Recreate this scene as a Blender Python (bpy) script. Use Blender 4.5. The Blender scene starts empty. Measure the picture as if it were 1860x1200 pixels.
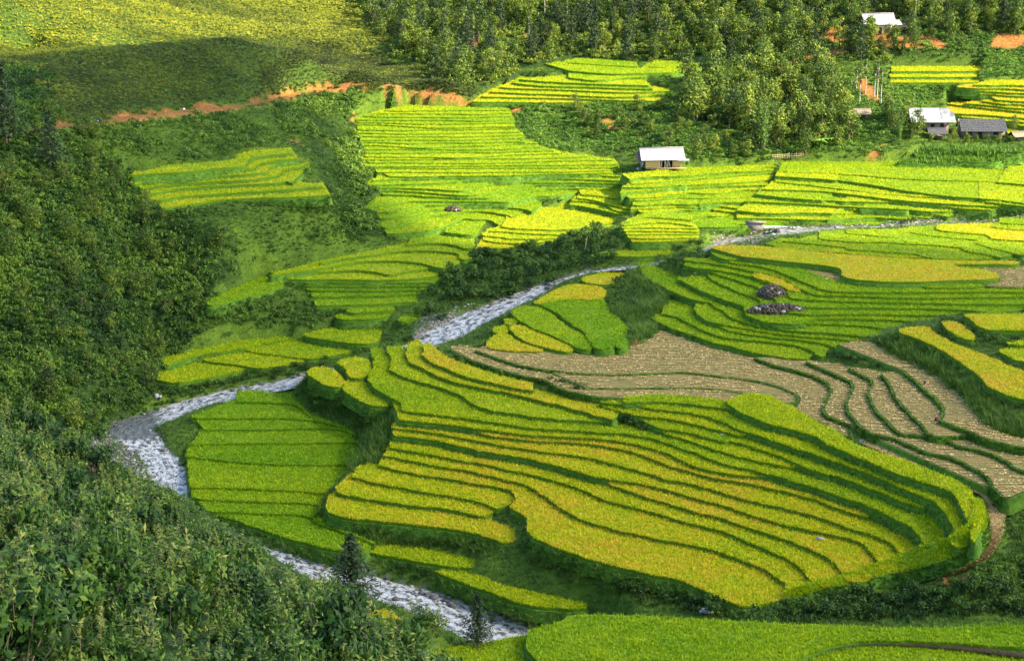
import bpy, math, random
import numpy as np
from mathutils import Vector, Matrix
from mathutils.geometry import delaunay_2d_cdt
random.seed(7); RNG = np.random.default_rng(7)
SC = bpy.context.scene
COL = SC.collection

# ------------------------------------------------------------------ camera
F = 3243.0; CZ = 104.0; PITCH = math.radians(15.5)
cp, sp = math.cos(PITCH), math.sin(PITCH)
cam_d = bpy.data.cameras.new('camera'); cam = bpy.data.objects.new('camera', cam_d); COL.objects.link(cam)
cam.location = (0, 0, CZ); cam.rotation_euler = (math.pi/2 - PITCH, 0, 0)
cam_d.sensor_width = 36; cam_d.lens = 36*F/1860; cam_d.clip_end = 3000; cam_d.clip_start = 1
SC.camera = cam

def ray(px, py):
    u = (np.asarray(px, float)-930)/F; v = (np.asarray(py, float)-600)/F
    return np.stack([u, cp - v*sp, -sp - v*cp], -1)
def at_z(px, py, z):
    d = ray(px, py); t = (np.asarray(z, float)-CZ)/d[..., 2]
    return d*t[..., None] + np.array([0, 0, CZ])
def proj(P):
    P = np.asarray(P, float); r = P - np.array([0, 0, CZ])
    cz = r[..., 1]*cp - r[..., 2]*sp
    cz = np.where(cz < 1, 1, cz)
    v = -(r[..., 1]*sp + r[..., 2]*cp)/cz
    return 930+F*r[..., 0]/cz, 600+F*v, cz
def at_d(px, py, D):                       # point on the sight line at horizontal distance D
    d = ray(px, py); t = D/d[..., 1]
    return d*t + np.array([0, 0, CZ])

# ------------------------------------------------------------------ traced shapes
CROP = dict(P=(0,0,1), C1=(0,400,3), C2=(620,400,3), C3=(1240,400,3), C4=(0,800,3), C5=(620,800,3), C6=(1240,800,3),
            Z1=(540,600,5.1667), Z2=(860,640,5.1667), Z3=(1180,700,5.1667), Z4=(1500,780,5.1667), Z5=(1300,880,5.1667),
            W1=(1130,430,5), W2=(1488,430,5), W3=(1488,260,5), W4=(1130,260,5), W5=(640,270,5), W6=(880,270,5),
            V1=(600,150,4.512), V2=(850,90,4.043), V3=(1560,100,6.187), V4=(220,260,4.65))
def L(s):
    out = []; c = CROP['P']
    for tok in s.split():
        if tok in CROP: c = CROP[tok]
        else:
            x, y = tok.split(','); out.append((c[0]+float(x)/c[2], c[1]+float(y)/c[2]))
    a = np.array(out)
    a[:, 0] = np.where(a[:, 0] >= 1859, 1935, a[:, 0])
    return a
def chaikin(a, n=2, closed=False):
    for _ in range(n):
        if closed:
            b = np.roll(a, -1, 0); a = np.stack([.75*a+.25*b, .25*a+.75*b], 1).reshape(-1, 2)
        else:
            q = .75*a[:-1]+.25*a[1:]; r = .25*a[:-1]+.75*a[1:]
            a = np.concatenate([a[:1], np.stack([q, r], 1).reshape(-1, 2), a[-1:]])
    return a
def in_poly(px, py, poly):
    px = np.asarray(px); py = np.asarray(py); res = np.zeros(px.shape, bool)
    x0, y0 = poly.min(0); x1, y1 = poly.max(0)
    m = (px >= x0) & (px <= x1) & (py >= y0) & (py <= y1)
    if not m.any(): return res
    X = px[m]; Y = py[m]; c = np.zeros(X.shape, bool)
    n = len(poly)
    for i in range(n):
        xa, ya = poly[i]; xb, yb = poly[(i+1) % n]
        if ya == yb: continue
        k = ((ya > Y) != (yb > Y)) & (X < (xb-xa)*(Y-ya)/(yb-ya)+xa)
        c ^= k
    res[m] = c
    return res

# each field: dict(zone, z, ripe, loop (px), nfront) ; kind rice / straw / maize
FIELDS = []
def field(zone, z, ripe, front, back=None, kind='rice', tuck=5.0, label=None, sm=2):
    f = L(front) if isinstance(front, str) else np.array(front, float)
    if back is None:
        loop = chaikin(f, sm, True); nf = len(loop)
    else:
        b = L(back) if isinstance(back, str) else np.array(back, float)
        f = chaikin(f, sm); b = chaikin(b, sm)[::-1].copy(); b[:, 1] -= tuck
        loop = np.concatenate([f, b]); nf = len(f)
    FIELDS.append(dict(zone=zone, z=z, ripe=ripe, loop=loop, nf=nf, closed=back is None, kind=kind, label=label))
def stack(zone, z0, z1, ripes, lines, **kw):
    n = len(lines)-1
    for i in range(n):
        z = z0 + (z1-z0)*i/max(1, n-1)
        r = ripes[i % len(ripes)] if isinstance(ripes, (list, tuple)) else ripes
        field(zone, z, r, lines[i], lines[i+1], **kw)
def along(p, t):
    p = np.asarray(p); s = np.r_[0, np.cumsum(np.hypot(*np.diff(p, axis=0).T))]; s /= s[-1]
    return np.stack([np.interp(t, s, p[:, 0]), np.interp(t, s, p[:, 1])], -1)
def istack(zone, z0, z1, ripes, left, right, n, sag=0.0, wob=1.5, seed=1, mid=None, split=0.0, tuck=3.0, byy=False, jit=0.):
    """n terraces between two side lines, wandering bund lines between them, some split crosswise"""
    r = np.random.default_rng(seed); le = L(left); ri = L(right); lines = []
    mi = L(mid) if mid else None
    for i in range(n+1):
        t = i/n; m = 15
        al = (lambda p, t: np.array([np.interp(t, (p[0, 1]-p[:, 1])/(p[0, 1]-p[-1, 1]), p[:, 0]), p[0, 1]+(p[-1, 1]-p[0, 1])*t])) if byy else along
        a = al(le, t)+[r.normal(0, jit), 0]; b = al(ri, t)+[r.normal(0, jit), 0]
        s = np.linspace(0, 1, m)
        if mi is not None:
            c = along(mi, t); s1 = (c[0]-a[0])/(b[0]-a[0])
            x = a[0]+(b[0]-a[0])*s
            y = np.interp(x, [a[0], c[0], b[0]], [a[1], c[1], b[1]])
        else:
            x = a[0]+(b[0]-a[0])*s; y = a[1]+(b[1]-a[1])*s
        y = y + sag*np.sin(np.pi*s)
        k = r.normal(0, 1, 5)
        y = y + wob*sum(k[j]*np.sin((j+1)*np.pi*s+r.uniform(0, 6))/(j+1)**.7 for j in range(5))
        lines.append(np.stack([x, y], -1))
    for i in range(n):
        z = z0+(z1-z0)*i/max(1, n-1); f = lines[i]; b = np.minimum(lines[i+1], [9e9, 9e9]).copy()
        b[:, 1] = np.minimum(b[:, 1], np.interp(b[:, 0], f[:, 0], f[:, 1])-1.2)
        lines[i+1] = b
        rp = lambda: ripes[r.integers(len(ripes))]
        cuts = [0]+sorted(r.choice(np.arange(3, 12), size=int(r.random() < split)+int(r.random() < split*.6), replace=False).tolist())+[14]
        for c0, c1 in zip(cuts[:-1], cuts[1:]):
            dz = r.uniform(-.3, .3) if len(cuts) > 2 else 0
            field(zone, z+dz, rp(), f[c0:c1+1], b[c0:c1+1], tuck=tuck)

# --- the spur inside the river bend
SPUR = 'the central spur'
A0 = "P 687,843 753,857 820,868 870,876 913,883 938,893 936,907 925,918 945,928 963,943 957,962 987,983 1037,1000 1087,1017 1137,1030 1187,1040 1240,1050 1273,1067 1307,1083 1347,1097 1373,1099 1387,1092 1427,1083 Z5 700,1035 740,1008"
A1 = "P 698,825 753,835 803,845 853,852 903,865 953,875 980,890 997,903 1020,922 1053,940 1103,955 1153,967 1203,977 1240,983 1273,990 Z5 0,595 200,675 400,745 560,830 675,925 695,985 760,1000 960,960 1000,958"
A2 = "P 707,810 753,818 803,827 847,835 873,838 920,850 970,860 1020,872 1063,887 1087,900 1120,910 1170,923 1240,943 Z5 0,405 150,455 300,510 450,580 600,640 750,720 860,820 905,890 1000,950 1100,925 1200,910 1250,905"
A3 = "Z1 850,1050 1100,1085 P 803,820 873,830 920,842 Z2 0,905 200,935 400,965 600,1005 800,1055 1000,1115 1150,1165 P 1105,873 1120,881 1153,893 1240,920 Z5 0,285 200,345 400,415 600,480 750,530 900,590 1050,660 1150,740 1200,820 1250,895 1400,890 1500,850 1515,810"
A3 = "Z1 900,970 1100,990 1300,1015 1500,1065 1700,1105 Z2 0,900 200,930 400,960 600,1000 800,1050 1000,1110 1150,1160 P 1105,873 1120,881 1153,893 1240,920 Z5 0,285 200,345 400,415 600,480 750,530 900,590 1050,660 1150,740 1200,820 1250,895 1400,890 1500,850 1515,810"
A4 = "Z1 900,970 1100,990 1300,1015 1500,1065 1700,1105 Z2 0,900 200,930 400,960 600,1000 800,1050 1000,1110 1200,1170 Z3 0,915 200,970 400,1030 600,1085 Z5 150,200 300,255 450,300 600,345 800,395 1000,435 1080,455 1250,480 1350,520 1450,590 1530,680 1530,790 1700,810 P 1660,1042 1690,1022"
A5 = "Z1 890,900 1100,925 1400,965 1600,1010 1860,1050 Z2 200,850 400,880 600,910 800,930 1000,960 1200,1000 1400,1050 1600,1110 1860,1190 Z3 200,870 400,910 600,960 800,1030 1000,1080 1200,1120 1400,1170 Z4 0,820 200,900 330,940 500,985 600,1050 680,1110 740,1160 P 1690,1016 1709,1010"
U1r = " 1200,835 1400,890 1600,960 Z4 0,560 200,630 400,690 600,800 800,890 900,990 950,1100 1150,1140 1250,1125"
UD = "Z1 955,825 1200,845 1500,880 1650,905 1700,945 1860,985 Z2 200,770 400,800 600,820 900,825 1100,845 1300,880 1500,915 1700,990 1860,1060 Z3 200,745 400,800 600,850 900,900 1200,960 1400,1010 1600,1065 Z4 0,680 200,750 350,800 410,795 500,800 600,800 800,890 900,990 950,1100 1150,1140 1250,1125"
UC = "Z1 955,825 1200,845 1500,880 1700,905 1860,925 Z2 200,720 500,765 900,780 1200,800 1400,825 1640,870 1860,950 Z3 100,590 250,660 400,730 600,790 800,825 1000,840 1080,835" + U1r
U1 = "Z1 700,200 730,290 715,360 670,400 670,450 720,520 800,570 900,620 980,670 990,700 980,745 1200,765 1500,800 1860,850 Z2 200,640 400,680 600,705 900,715 1200,740 1420,748 1640,790 1680,790 1860,850 Z3 200,540 400,605 600,690 800,745 1000,785" + U1r
U3r = " 1080,700 1150,800 1230,900 1230,960 1170,1030 1250,1110 1380,1050"
U2z = " Z4 0,385 200,450 400,530 600,610 800,690 970,720 1000,700" + U3r
U1B = "Z3 140,435 400,510 650,600 900,665 1100,715 1300,745 1500,770 1700,835" + U2z
U2 = "Z3 80,385 300,410 450,450 640,500 700,520 760,505 900,545 1100,600 1300,680 1500,765 1700,830" + U2z
U3e = " 1100,480 1300,550 1500,615 1700,690 Z4 0,255 200,320 400,400 600,480 800,570 1000,640" + U3r
U2P = "Z2 1190,480 1300,520 1400,550 1500,570 1700,600 Z3 0,275 200,300 400,345 600,395 760,430 880,460 960,448" + U3e
U3 = "Z2 1190,450 1400,480 1530,490 1700,515 Z3 0,205 200,225 400,245 600,290 750,355 870,410 960,435" + U3e
T1r = " 850,230 1000,300 1200,370 1400,410 1550,455 1700,540 Z4 0,120 200,200 400,285 600,375 800,440 1000,500 1200,570 1250,640 1280,720 1340,830 1390,880 1395,930 1360,1005 1400,1040"
U4 = "Z2 1420,460 1600,460 Z3 0,140 200,145 400,160 600,190 720,205" + T1r
T1 = "Z3 740,165" + T1r
TOP = "Z3 730,150 800,130 900,90 1100,100 1200,150 1350,220 1500,320 1700,420 Z4 100,20 180,100 300,160 500,230 750,300 950,380 1150,460 1300,520 1390,600 1390,650 1400,760 1470,820 1480,900 1450,980"
UAb = " 890,230 895,270 875,320 875,365 1000,425 1200,480 1400,540 1540,590 1620,660 1700,700 1860,745 Z2 200,530 400,565 600,595 800,615 1000,625 1280,640"
UA = "Z1 835,175" + UAb
UZ = "Z1 1040,150 1020,220 1050,280 1150,330 1300,410 1500,480 1700,520 1860,550 Z2 200,340 400,380 600,430 800,480 1000,530 1200,590 1310,615"
UYb = " 1190,240 1300,310 1500,390 1700,450 1860,480 Z2 200,280 400,320 560,345"
UY = "Z1 1180,190" + UYb
field(SPUR, -9.2, .95, "P 594,916 603,932 653,940 737,948 803,955 853,963 887,973 913,983 937,980 943,970 933,957 893,943", "P 596,903 615,893 653,900 703,908 753,915 803,920 847,928 880,935 895,928")
field(SPUR, -8.4, .85, "P 610,884 615,893 653,900 703,908 753,915 803,920 847,928 880,935 895,926", "P 632,866 640,863 687,875 753,887 803,895 853,903 883,913 900,920")
field(SPUR, -7.7, .8, "P 640,863 687,875 753,887 803,895 853,903 883,913 900,920", "P 650,850 687,843 753,857 820,868 870,876 913,883 938,893 936,907 925,918")
_sp = [A0, A1, A2, A3, A4, A5, UD, UC, U1]
stack(SPUR, -7.0, -2.1, [.92, .85, .82, .95, .85, .88, .95, .7], _sp)
ZU1 = -1.4
field(SPUR, ZU1, .5, U1, "Z1 705,190 785,190 860,250 875,300" + UAb + " 1640,775 Z3 140,435 400,510 650,600 900,665 1100,715 1300,745 1500,770 1700,835" + U2z)
field(SPUR, -.75, .7, U1B, U2)
field(SPUR, -.05, .55, U2, U2P)
field(SPUR, .65, .8, U2P, U3)
field(SPUR, 1.35, .62, U3, U4)
field(SPUR, 2.05, .5, U4, "Z2 1420,425 1600,410 Z3 0,100 200,105 500,125 700,150" + T1r)
field(SPUR, 2.8, .68, T1, TOP)
field(SPUR, -.6, .6, UA, "Z1 840,170 1010,165 1022,215 1050,280 1150,330 1300,410 1500,480 1700,520 1860,550 Z2 200,340 400,380 600,430 800,480 1000,530 1200,590 1310,615")
field(SPUR, .2, .92, UZ, "Z1 1045,145 1100,112 1170,115 1185,190" + UYb + " 560,370 900,420 1200,510 1390,570")
field(SPUR, 1.0, 1., UY, "Z1 1180,150 1240,120 1300,190 1400,270 1600,340 1860,430 Z2 300,250 560,305")
field(SPUR, -1.9, .78, "Z1 370,290 480,250 640,240 690,310 690,370 650,415 590,435 480,425 470,370 430,320", label='golden green rice patch, upper of three small rounded ones at the river corner')
field(SPUR, -2.7, .7, "Z1 420,530 480,450 600,440 640,500 700,570 800,630 900,690 790,705 650,675 500,595", label='golden green rice patch tapering to a point above the dark grass bank')
field(SPUR, -2.7, .8, "Z1 105,360 200,330 300,340 380,390 430,450 430,510 330,520 230,480 110,410", label='oval rice patch at the leftmost tip of the central spur')
# --- flat green field by the river
FLAT = 'the flat green field'
stack(FLAT, -12.0, -8.3, [.22, .2, .3, .3, .18, .22, .16, .2, .15], [
 "P 393,932 433,943 500,967 567,987 620,997 650,1000 663,996", "P 372,922 383,927 467,929 567,933 573,947 620,962 655,975 682,984",
 "P 352,900 377,905 467,908 590,912 570,934", "P 347,882 433,885 533,888 600,894", "P 338,826 383,832 467,840 560,842 652,842",
 "P 345,806 400,803 540,802 650,801", "P 370,778 467,778 540,776 622,775 650,792", "P 347,757 433,757 563,758 620,772",
 "P 427,728 480,729 535,729 565,755", "P 432,714 480,712 530,712"])
field('x', -12.7, .55, "P 660,995 690,985 760,993 830,1003 858,1012 866,1020 862,1029 833,1027 780,1020 720,1008 672,1002", label='narrow rice strip below the dark bushy wall, beside the stone path')
field('x', -13.4, .6, "C5 520,700 600,695 700,710 780,740 850,770 950,800 1100,830 1250,860 1340,890 1330,905 1200,905 1050,900 900,850 780,800 650,760 540,715", label='slim yellow rice strip on the bank just above the bottom bend of the river')
# --- near fields at the bottom
field('x', -5.0, .3, "C6 0,1190 300,1230 560,1215 640,1170 800,1110 900,1088 1100,1075 1300,1083 1600,1100 1860,1135 1900,1150", "C5 1080,1200 1050,1170 1010,1120 1000,1065 1040,1020 1150,1000 1230,945 1300,935 1500,940 1860,960 C6 300,975 600,990 900,1000 1150,1010 1400,1010 1700,1000 1860,985 1900,985", label='large bright green rice field along the bottom right edge of the view', tuck=0)
field('x', -5.9, .35, "P 1330,1330 1935,1330", "P 1330,1275 1420,1215 C6 600,1195 750,1145 900,1103 1100,1090 1300,1098 1600,1113 1860,1150", label='rice field in front of the curved brown ditch at the bottom right', tuck=0, sm=0)
field('x', -6.4, .42, "P 690,1330 1240,1330", "P 690,1212 730,1196 760,1184 820,1173 887,1163 953,1152 1000,1133 1050,1170 1240,1270", label='dull green rice field at the bottom middle beside the river end', tuck=0, sm=0)
field('x', -12.6, .95, "P 670,1110 700,1104 730,1120 735,1150 715,1168 690,1170 672,1150", label='small golden rice patch behind the bushes near the lone conifer')
field('x', -12.0, .9, "P 425,1020 470,1022 520,1040 570,1050 600,1064 590,1075 540,1075 480,1050", label='golden rice patch behind the thicket left of the river bend')
# --- left bank
LB = 'the left bank fields'
field(LB, -6.6, .55, "C1 830,850 850,835 950,800 1050,770 1200,768 1350,790 1330,810 1200,840 1050,868 930,882")
field(LB, -6.0, .55, "C1 1090,750 1300,715 1450,722 1660,755 1640,775 1500,792 1400,802 1300,780 1150,765")
field(LB, -5.6, .5, "C1 1300,700 1450,665 1600,645 1750,655 1860,665 1960,690 1900,715 1800,735 1680,752 1500,728")
field(LB, -5.2, .45, "C1 870,750 1020,710 1140,680 1290,650 1440,635 1600,625 1605,640 1440,668 1320,695 1200,712 1020,738 900,790")
field(LB, -4.0, .55, "P 540,607 600,592 640,588 695,586 697,592 690,610 680,622 640,622 590,615")
field(LB, -1.6, .3, "C2 -30,520 0,505 150,502 265,500 262,522 150,532 0,537")
field(LB, -1.5, .3, "C2 310,528 450,488 448,512 370,540 312,545")
field(LB, -.8, .35, "C2 30,475 285,465 283,488 100,497 30,495")
MB = 'the middle bank'
field('x', 3.0, .3, "C1 1120,445 1200,400 1350,320 1450,293 1530,315 1555,345 1450,382 1300,422 1150,460", label='lone tongue shaped green rice field at the foot of the grassy slope')
stack(MB, 0.0, 6.2, [.3, .25, .3, .28, .25, .65, .6, .62, .5, .4], [
 "P 573,553 627,552 690,550 757,546", "P 567,537 620,536 690,535 765,531", "P 560,525 620,525 690,526 777,524",
 "P 545,517 620,518 700,518 785,517", "P 530,509 620,512 700,512 790,511", "P 508,505 567,506 620,505 670,507 720,506 780,502 827,488",
 "P 510,498 W5 0,1090 200,1105 340,1140 450,1110 600,1090 750,1070 P 815,484",
 "P 490,498 W5 -150,1060 0,1020 150,1010 350,1005 550,1020 700,1045 800,1075 900,1070", "W5 -300,1030 0,975 150,960 300,935 450,920 700,915 900,930 970,945 960,975 1000,1000 1090,985",
 "W5 500,865 640,850 850,850 950,870 1020,900 1100,895", "W5 520,840 640,800 800,770 1000,775 1095,785 1105,840"])
# --- triangular fields right of the river
TR = 'the wedge fields'
field(TR, 2.6, .95, "C2 770,690 830,620 900,605 960,660 1100,700 1080,712 950,708")
field(TR, 2.7, .7, "C2 830,580 890,565 910,590 900,607 830,610")
field(TR, 2.9, .5, "C2 880,530 950,535 965,560 900,568")
field(TR, 3.0, .95, "C2 910,572 960,563 1050,600 1150,640 1260,690 1260,710 1180,705 1050,670 980,640 940,610")
field(TR, 3.4, .35, "C2 910,490 1020,455 1130,490 1200,560 1320,620 1370,680 1360,700 1290,695 1250,665 1150,620 1060,590 980,545")
field(TR, 3.8, .18, "C2 1060,450 1170,420 1300,415 1430,425 1450,490 1510,530 1560,580 1530,620 1480,650 1490,690 1390,700 1340,630 1330,600 1240,550 1170,490")
field(TR, 4.0, .95, "C2 1040,445 1140,390 1250,338 1450,362 1430,430 1300,425 1170,430 1080,450")
field(TR, 4.5, .92, "C2 1280,320 1400,280 1560,270 1560,310 1450,355")
field(TR, 3.7, .18, "C2 1490,640 1560,635 1555,690 1495,690")
# --- cut stubble terraces
ST = 'the harvested ground'
S1 = "C2 600,700 700,755 850,805 1000,845 1120,865 Z2 800,330 1050,390 1150,410 1400,425 1860,415 Z3 200,112 500,132 700,155 800,135"
S1B = "Z2 1050,328 1300,332 1500,333 1860,325 Z3 0,20 200,15 500,20 700,35 900,70 1030,95"
S2 = "C2 740,705 850,748 950,782 1100,810 1300,832 1500,840 1700,830 1860,825 C3 0,825 200,845 400,870 520,898 620,942 650,970 640,1000 600,1022"
S3 = "C3 390,745 500,785 650,820 780,870 825,908 790,988 765,1042 830,1082 910,1106 1000,1150 1060,1185"
S4 = "C3 670,765 850,845 930,875 940,925 895,992 910,1052 960,1105 1020,1150 Z4 480,40 650,70 800,140 950,205 1150,245 1350,325 1540,440 1600,560 1690,640"
S5 = "C3 900,800 1000,845 1050,885 1018,950 1060,1042 1150,1122 1190,1160 Z4 800,30 1000,60 1150,95 1300,165 1500,190 1700,280 1800,370 1860,440"
S6 = "C3 1090,835 1130,882 1165,970 1250,1052 1320,1132 1370,1180 Z4 1300,40 1480,75 1700,150 1860,230"
S7 = "C3 1215,820 1290,895 1395,972 1440,1040 1400,1090 1480,1110 1620,1170 1740,1215 1860,1260"
STOP = "C3 850,690 1000,668 1060,690 1180,762 1380,852 1500,952 1600,1062 1700,1182 1860,1235"
S2T = "C2 770,700 1100,712 1260,715 1500,700 1650,690 1700,640 1705,595 C3 100,690 300,742 395,748"
field(ST, 1.5, 0, S1, "C2 610,695 740,705 850,748 950,782 1100,810 1300,832 1500,840 1700,830 1860,825 C3 0,825 200,845 400,870 520,898 640,950 600,1022", kind='straw')
field(ST, 1.75, 0, S1B, "C2 1100,820 1300,832 1500,840 1700,830 1860,825 C3 0,825 200,845 400,870 520,898 640,950 600,1022", kind='straw')
field(ST, 2.1, 0, S2, S2T + " 500,785 650,820 780,870 825,908 790,988 765,1042 830,1082 910,1106 Z4 200,90", kind='straw')
field(ST, 2.8, 0, S3, S4, kind='straw'); field(ST, 3.5, 0, S4, S5, kind='straw'); field(ST, 4.2, 0, S5, S6, kind='straw')
field(ST, 4.9, 0, S6, S7, kind='straw'); field(ST, 5.7, 0, S7, STOP, kind='straw')
# sloping strips: (inner line, outer line), each point px,py,z
STRIPS = [('rice', 'bright green rice edge sloping round the right end of the spur',
  "1425,1072,-6.1 1470,1056,-5.4 1535,1038,-4.7 1595,1018,-3.9 1643,1000,-2.8 1690,984,-.5 1722,974,1.5 1745,958,2.4 1764,940,3.0 1770,920,3.05 1766,902,3.0",
  "1432,1086,-6.9 1490,1070,-6.1 1545,1059,-5.4 1600,1044,-4.6 1655,1033,-3.7 1700,1021,-1.6 1745,1003,.4 1777,980,1.6 1792,955,2.1 1792,930,2.2 1784,906,2.4"),
 ('straw', 'curved strip of cut stubble round the right end of the spur',
  "1560,803,1.7 1640,838,1.6 1720,868,1.5 1775,896,1.4 1794,915,1.2 1799,940,.8 1799,962,.6 1786,988,-.2 1760,1010,-1.4 1730,1025,-2.7 1700,1036,-3.6",
  "1566,797,1.8 1648,828,1.7 1728,856,1.6 1795,884,1.5 1822,915,1.2 1824,940,.7 1822,962,.5 1810,990,-.3 1787,1018,-1.5 1750,1036,-2.8 1714,1050,-3.8")]
# --- terraces on the right
HT = 'the curving right terraces'
H0 = "W1 260,725 400,795 500,835 650,885 800,945 1000,985 1150,1030 1350,1065 1500,1088 1680,1098"
H1 = "W1 370,685 500,715 620,775 730,835 860,885 1000,915 1200,930 1500,960 1650,990 1750,1040 1840,1090 W2 60,1040"
H2 = "W1 655,645 690,705 780,760 880,797 950,832 1100,868 1250,888 1400,908 1600,923 1860,962 W2 150,1000"
H3 = "W1 655,640 690,700 780,755 900,785 1000,798 1100,818 1300,853 1500,883 1790,905 W2 200,920 350,945"
H4 = "W1 190,320 240,380 350,430 450,490 650,560 720,578 800,583 860,630 940,665 980,720 1050,740 1150,780 1300,812 1500,838 1700,853 W2 0,858 200,870 400,890 540,915"
H5l = "W1 510,370 620,430 700,470 800,510 950,570 1100,610 1130,640 1120,690 1300,770 1650,785"
H5B = H5l + " W2 0,780 300,790 500,805 650,835"
H5 = H5l + " 1680,745 W2 0,735 300,735 700,745 1000,770"
H6 = "W1 790,360 880,410 1000,465 1100,510 1250,555 1280,600 1310,650 1500,680 1700,698 W2 0,690 600,692 1100,705"
H7 = "W1 760,300 870,330 1000,370 1150,420 1300,470 1400,560 1430,605 1600,622 W2 0,638 200,632 600,635 1000,640 1300,652 1600,685"
H8 = "W1 570,250 680,275 800,285 950,305 1100,340 1200,360 1300,410 1450,440 1520,490 1500,540 1600,555 W2 0,570 500,580 900,592 1500,600 1860,600"
H9 = "W1 570,205 700,220 850,235 1000,265 1150,300 1280,320 1400,345 1520,400 1640,475 1740,510 W2 0,520 260,525 600,540 900,545 1300,540 1860,532"
H10 = "W1 900,205 1050,235 1200,250 1350,280 1480,330 1600,380 1720,430 1790,462 W2 150,487 400,494 900,492 1500,487 1860,492"
H11 = "W1 910,185 1100,210 1290,218 1500,240 1620,290 1720,340 W2 0,365 100,400 300,448 900,452 1520,452 1860,448"
field(HT, 3.4, .42, H0, H1)
field(HT, 4.05, .32, H1, "W1 375,640 470,570 560,575 640,630" + H2[2:])
field(HT, 4.6, .3, H2, H3)
field(HT, 5.1, .35, H3, "W1 680,595 720,582 800,583 860,630 940,665 980,720 1050,740 1150,780 1300,812 1500,838 1700,853 W2 0,858 200,870 400,890 540,915")
field(HT, 5.75, .3, H4, "W1 130,225 270,220 300,260 340,290 430,345 510,345" + H5B[2:])
stack(HT, 6.3, 9.9, [.25, .3, .28, .25, .3, .28, .33], [H5B, H5, H6, H7, H8, H9, H10, H11])
field('x', 9.05, .98, "W1 1190,332 1280,318 1400,355 1550,425 1640,492 1540,485 1450,435 1300,385 1200,355", label='short orange golden rice strip among green terraces above the stone piles')
field('x', 11.3, 1.0, "W1 795,92 900,118 1080,172 1300,192 1500,215 1700,235 W2 0,243 150,262 225,300 208,350 300,372 500,397 900,402 1150,383 1620,378 1640,350 1590,310 1450,282 1260,267 1215,243 1260,238 1500,238 1800,243 1830,222 1780,213 1400,213 1000,203 600,180 200,150 0,133 W1 1500,100 1300,80 1000,68 850,73", label='large amber ripe rice field with a curving edge, right of the weir', sm=1)
field('x', 10.5, .3, "W1 800,105 900,128 1080,178 1080,197 950,197 840,168", label='small green rice patch tucked under the amber field at its left end')
field('x', 10.4, .25, "W2 920,412 1150,390 1400,402 1520,447 1250,455 960,452", label='thin green rice sliver below the front edge of the amber field')
field('x', 9.7, 0, "W1 1530,240 1860,270 W2 200,300 205,360 400,425 960,452 300,450 100,402 0,362 W1 1720,340", kind='straw', label='sliver of cut stubble in front of the amber field')
field('x', 10.2, 0, "W2 1250,267 1860,270 1900,455 1520,453 1530,430 1660,400 1640,350 1500,290", kind='straw', label='patch of cut stubble at the right edge beside the amber field')
RQ = 'the right edge fields'
field('x', 9.2, 1., "W2 722,822 880,812 1000,810 1030,860 1200,950 1400,1030 1600,1100 1700,1170 1860,1310 1860,1560 W2 1580,1390 1440,1230 1330,1160 1180,1050 1000,950 840,890 740,865", label='long golden rice strip curving down the top of the tall grass bank', sm=1)
field(RQ, 10.3, .95, "W2 1120,760 1250,765 1330,820 1410,890 1405,930 1330,920 1200,850 1130,800")
field(RQ, 11.3, .97, "W2 1310,695 1500,692 1860,695 1860,870 1700,830 1600,840 1500,830 1430,780 1370,730")
field(RQ, 9.9, .85, "W2 1630,1020 1700,1005 1860,1030 1860,1190 1790,1110 1700,1060")
field(RQ, 10.6, .85, "W2 1705,945 1780,935 1860,940 1860,975 1750,975")
# --- fields above the weir
WK = 'the upper stream fields'
K0 = "W4 1300,905 1450,945 1650,965 W3 0,975 200,985 400,1005 650,1025 900,1030 1000,1045 1200,1050 1380,1055 1500,1062 1650,1050 1820,1050 1860,1050"
K1 = "W4 1450,880 1650,900 W3 0,910 130,925 250,935 240,955 450,965 700,985 880,995 960,1020 1040,1040 1380,1050 1640,1030"
K2 = "W3 0,858 200,880 420,895 520,885 800,905 1100,920 1300,940 1320,970 1450,990 1600,1020 1650,1030"
K3 = "W3 240,805 340,815 640,848 720,835 800,795 900,815 1000,830 1250,855 1450,868 1420,900 1550,940 1750,985 1830,1010"
K4 = "W3 1060,768 1150,790 1300,805 1450,815 1550,822 1545,855 1700,870 1860,890"
K5 = "W3 1560,748 1700,775 1860,795"; K6 = "W3 1640,712 1760,725 1860,735"
field(WK, 10.4, .5, K0, K1); field(WK, 10.8, .42, K1, K2); field(WK, 11.2, .35, K2, "W3 0,822" + K3[2:])
field(WK, 11.5, .4, K3, "W3 250,797 640,805 790,785 850,775 1060,765" + K4[2:])
field(WK, 11.9, .9, K4, "W3 1080,757 1300,748 1500,750 1560,740" + K5[2:]); field(WK, 12.2, .45, K5, K6); field(WK, 12.6, .4, K6, "W3 1640,697 1860,695")
# --- swirling terraces, centre
SW = 'the swirling mid terraces'
Y4 = "W5 1110,905 1300,905 1500,878 W6 200,885 330,870 500,845"; Y3 = "W5 1190,818 1300,845 1500,852 W6 200,852 400,852 560,838 700,815"
Y2 = "W5 1180,775 1300,790 1400,800 W6 200,808 500,812 700,800 860,772"; Y1 = "W5 1250,740 1450,750 W6 400,765 700,772 870,765 1050,720 1180,695"
YB = "W5 1360,700 1470,718 W6 400,722 750,733 900,710 1060,683 1250,645"
YT = "W5 1400,635 1450,610 1560,600 1620,560 W6 450,535 640,560 690,520 770,495 900,500 1100,545 1300,590 1320,610"
stack(SW, 6.0, 8.0, [.9, .75, .72, .7, .72], [Y4, Y3, Y2, Y1, YB, YT])
field(SW, 7.2, .22, "W5 815,752 950,762 1100,778 1160,740 1190,680 1240,640 1100,640 1020,640 900,700")
W8 = "W5 310,765 450,760 700,742 800,700 900,660 990,630 1020,625 1100,635 1240,632 1350,690"
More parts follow.
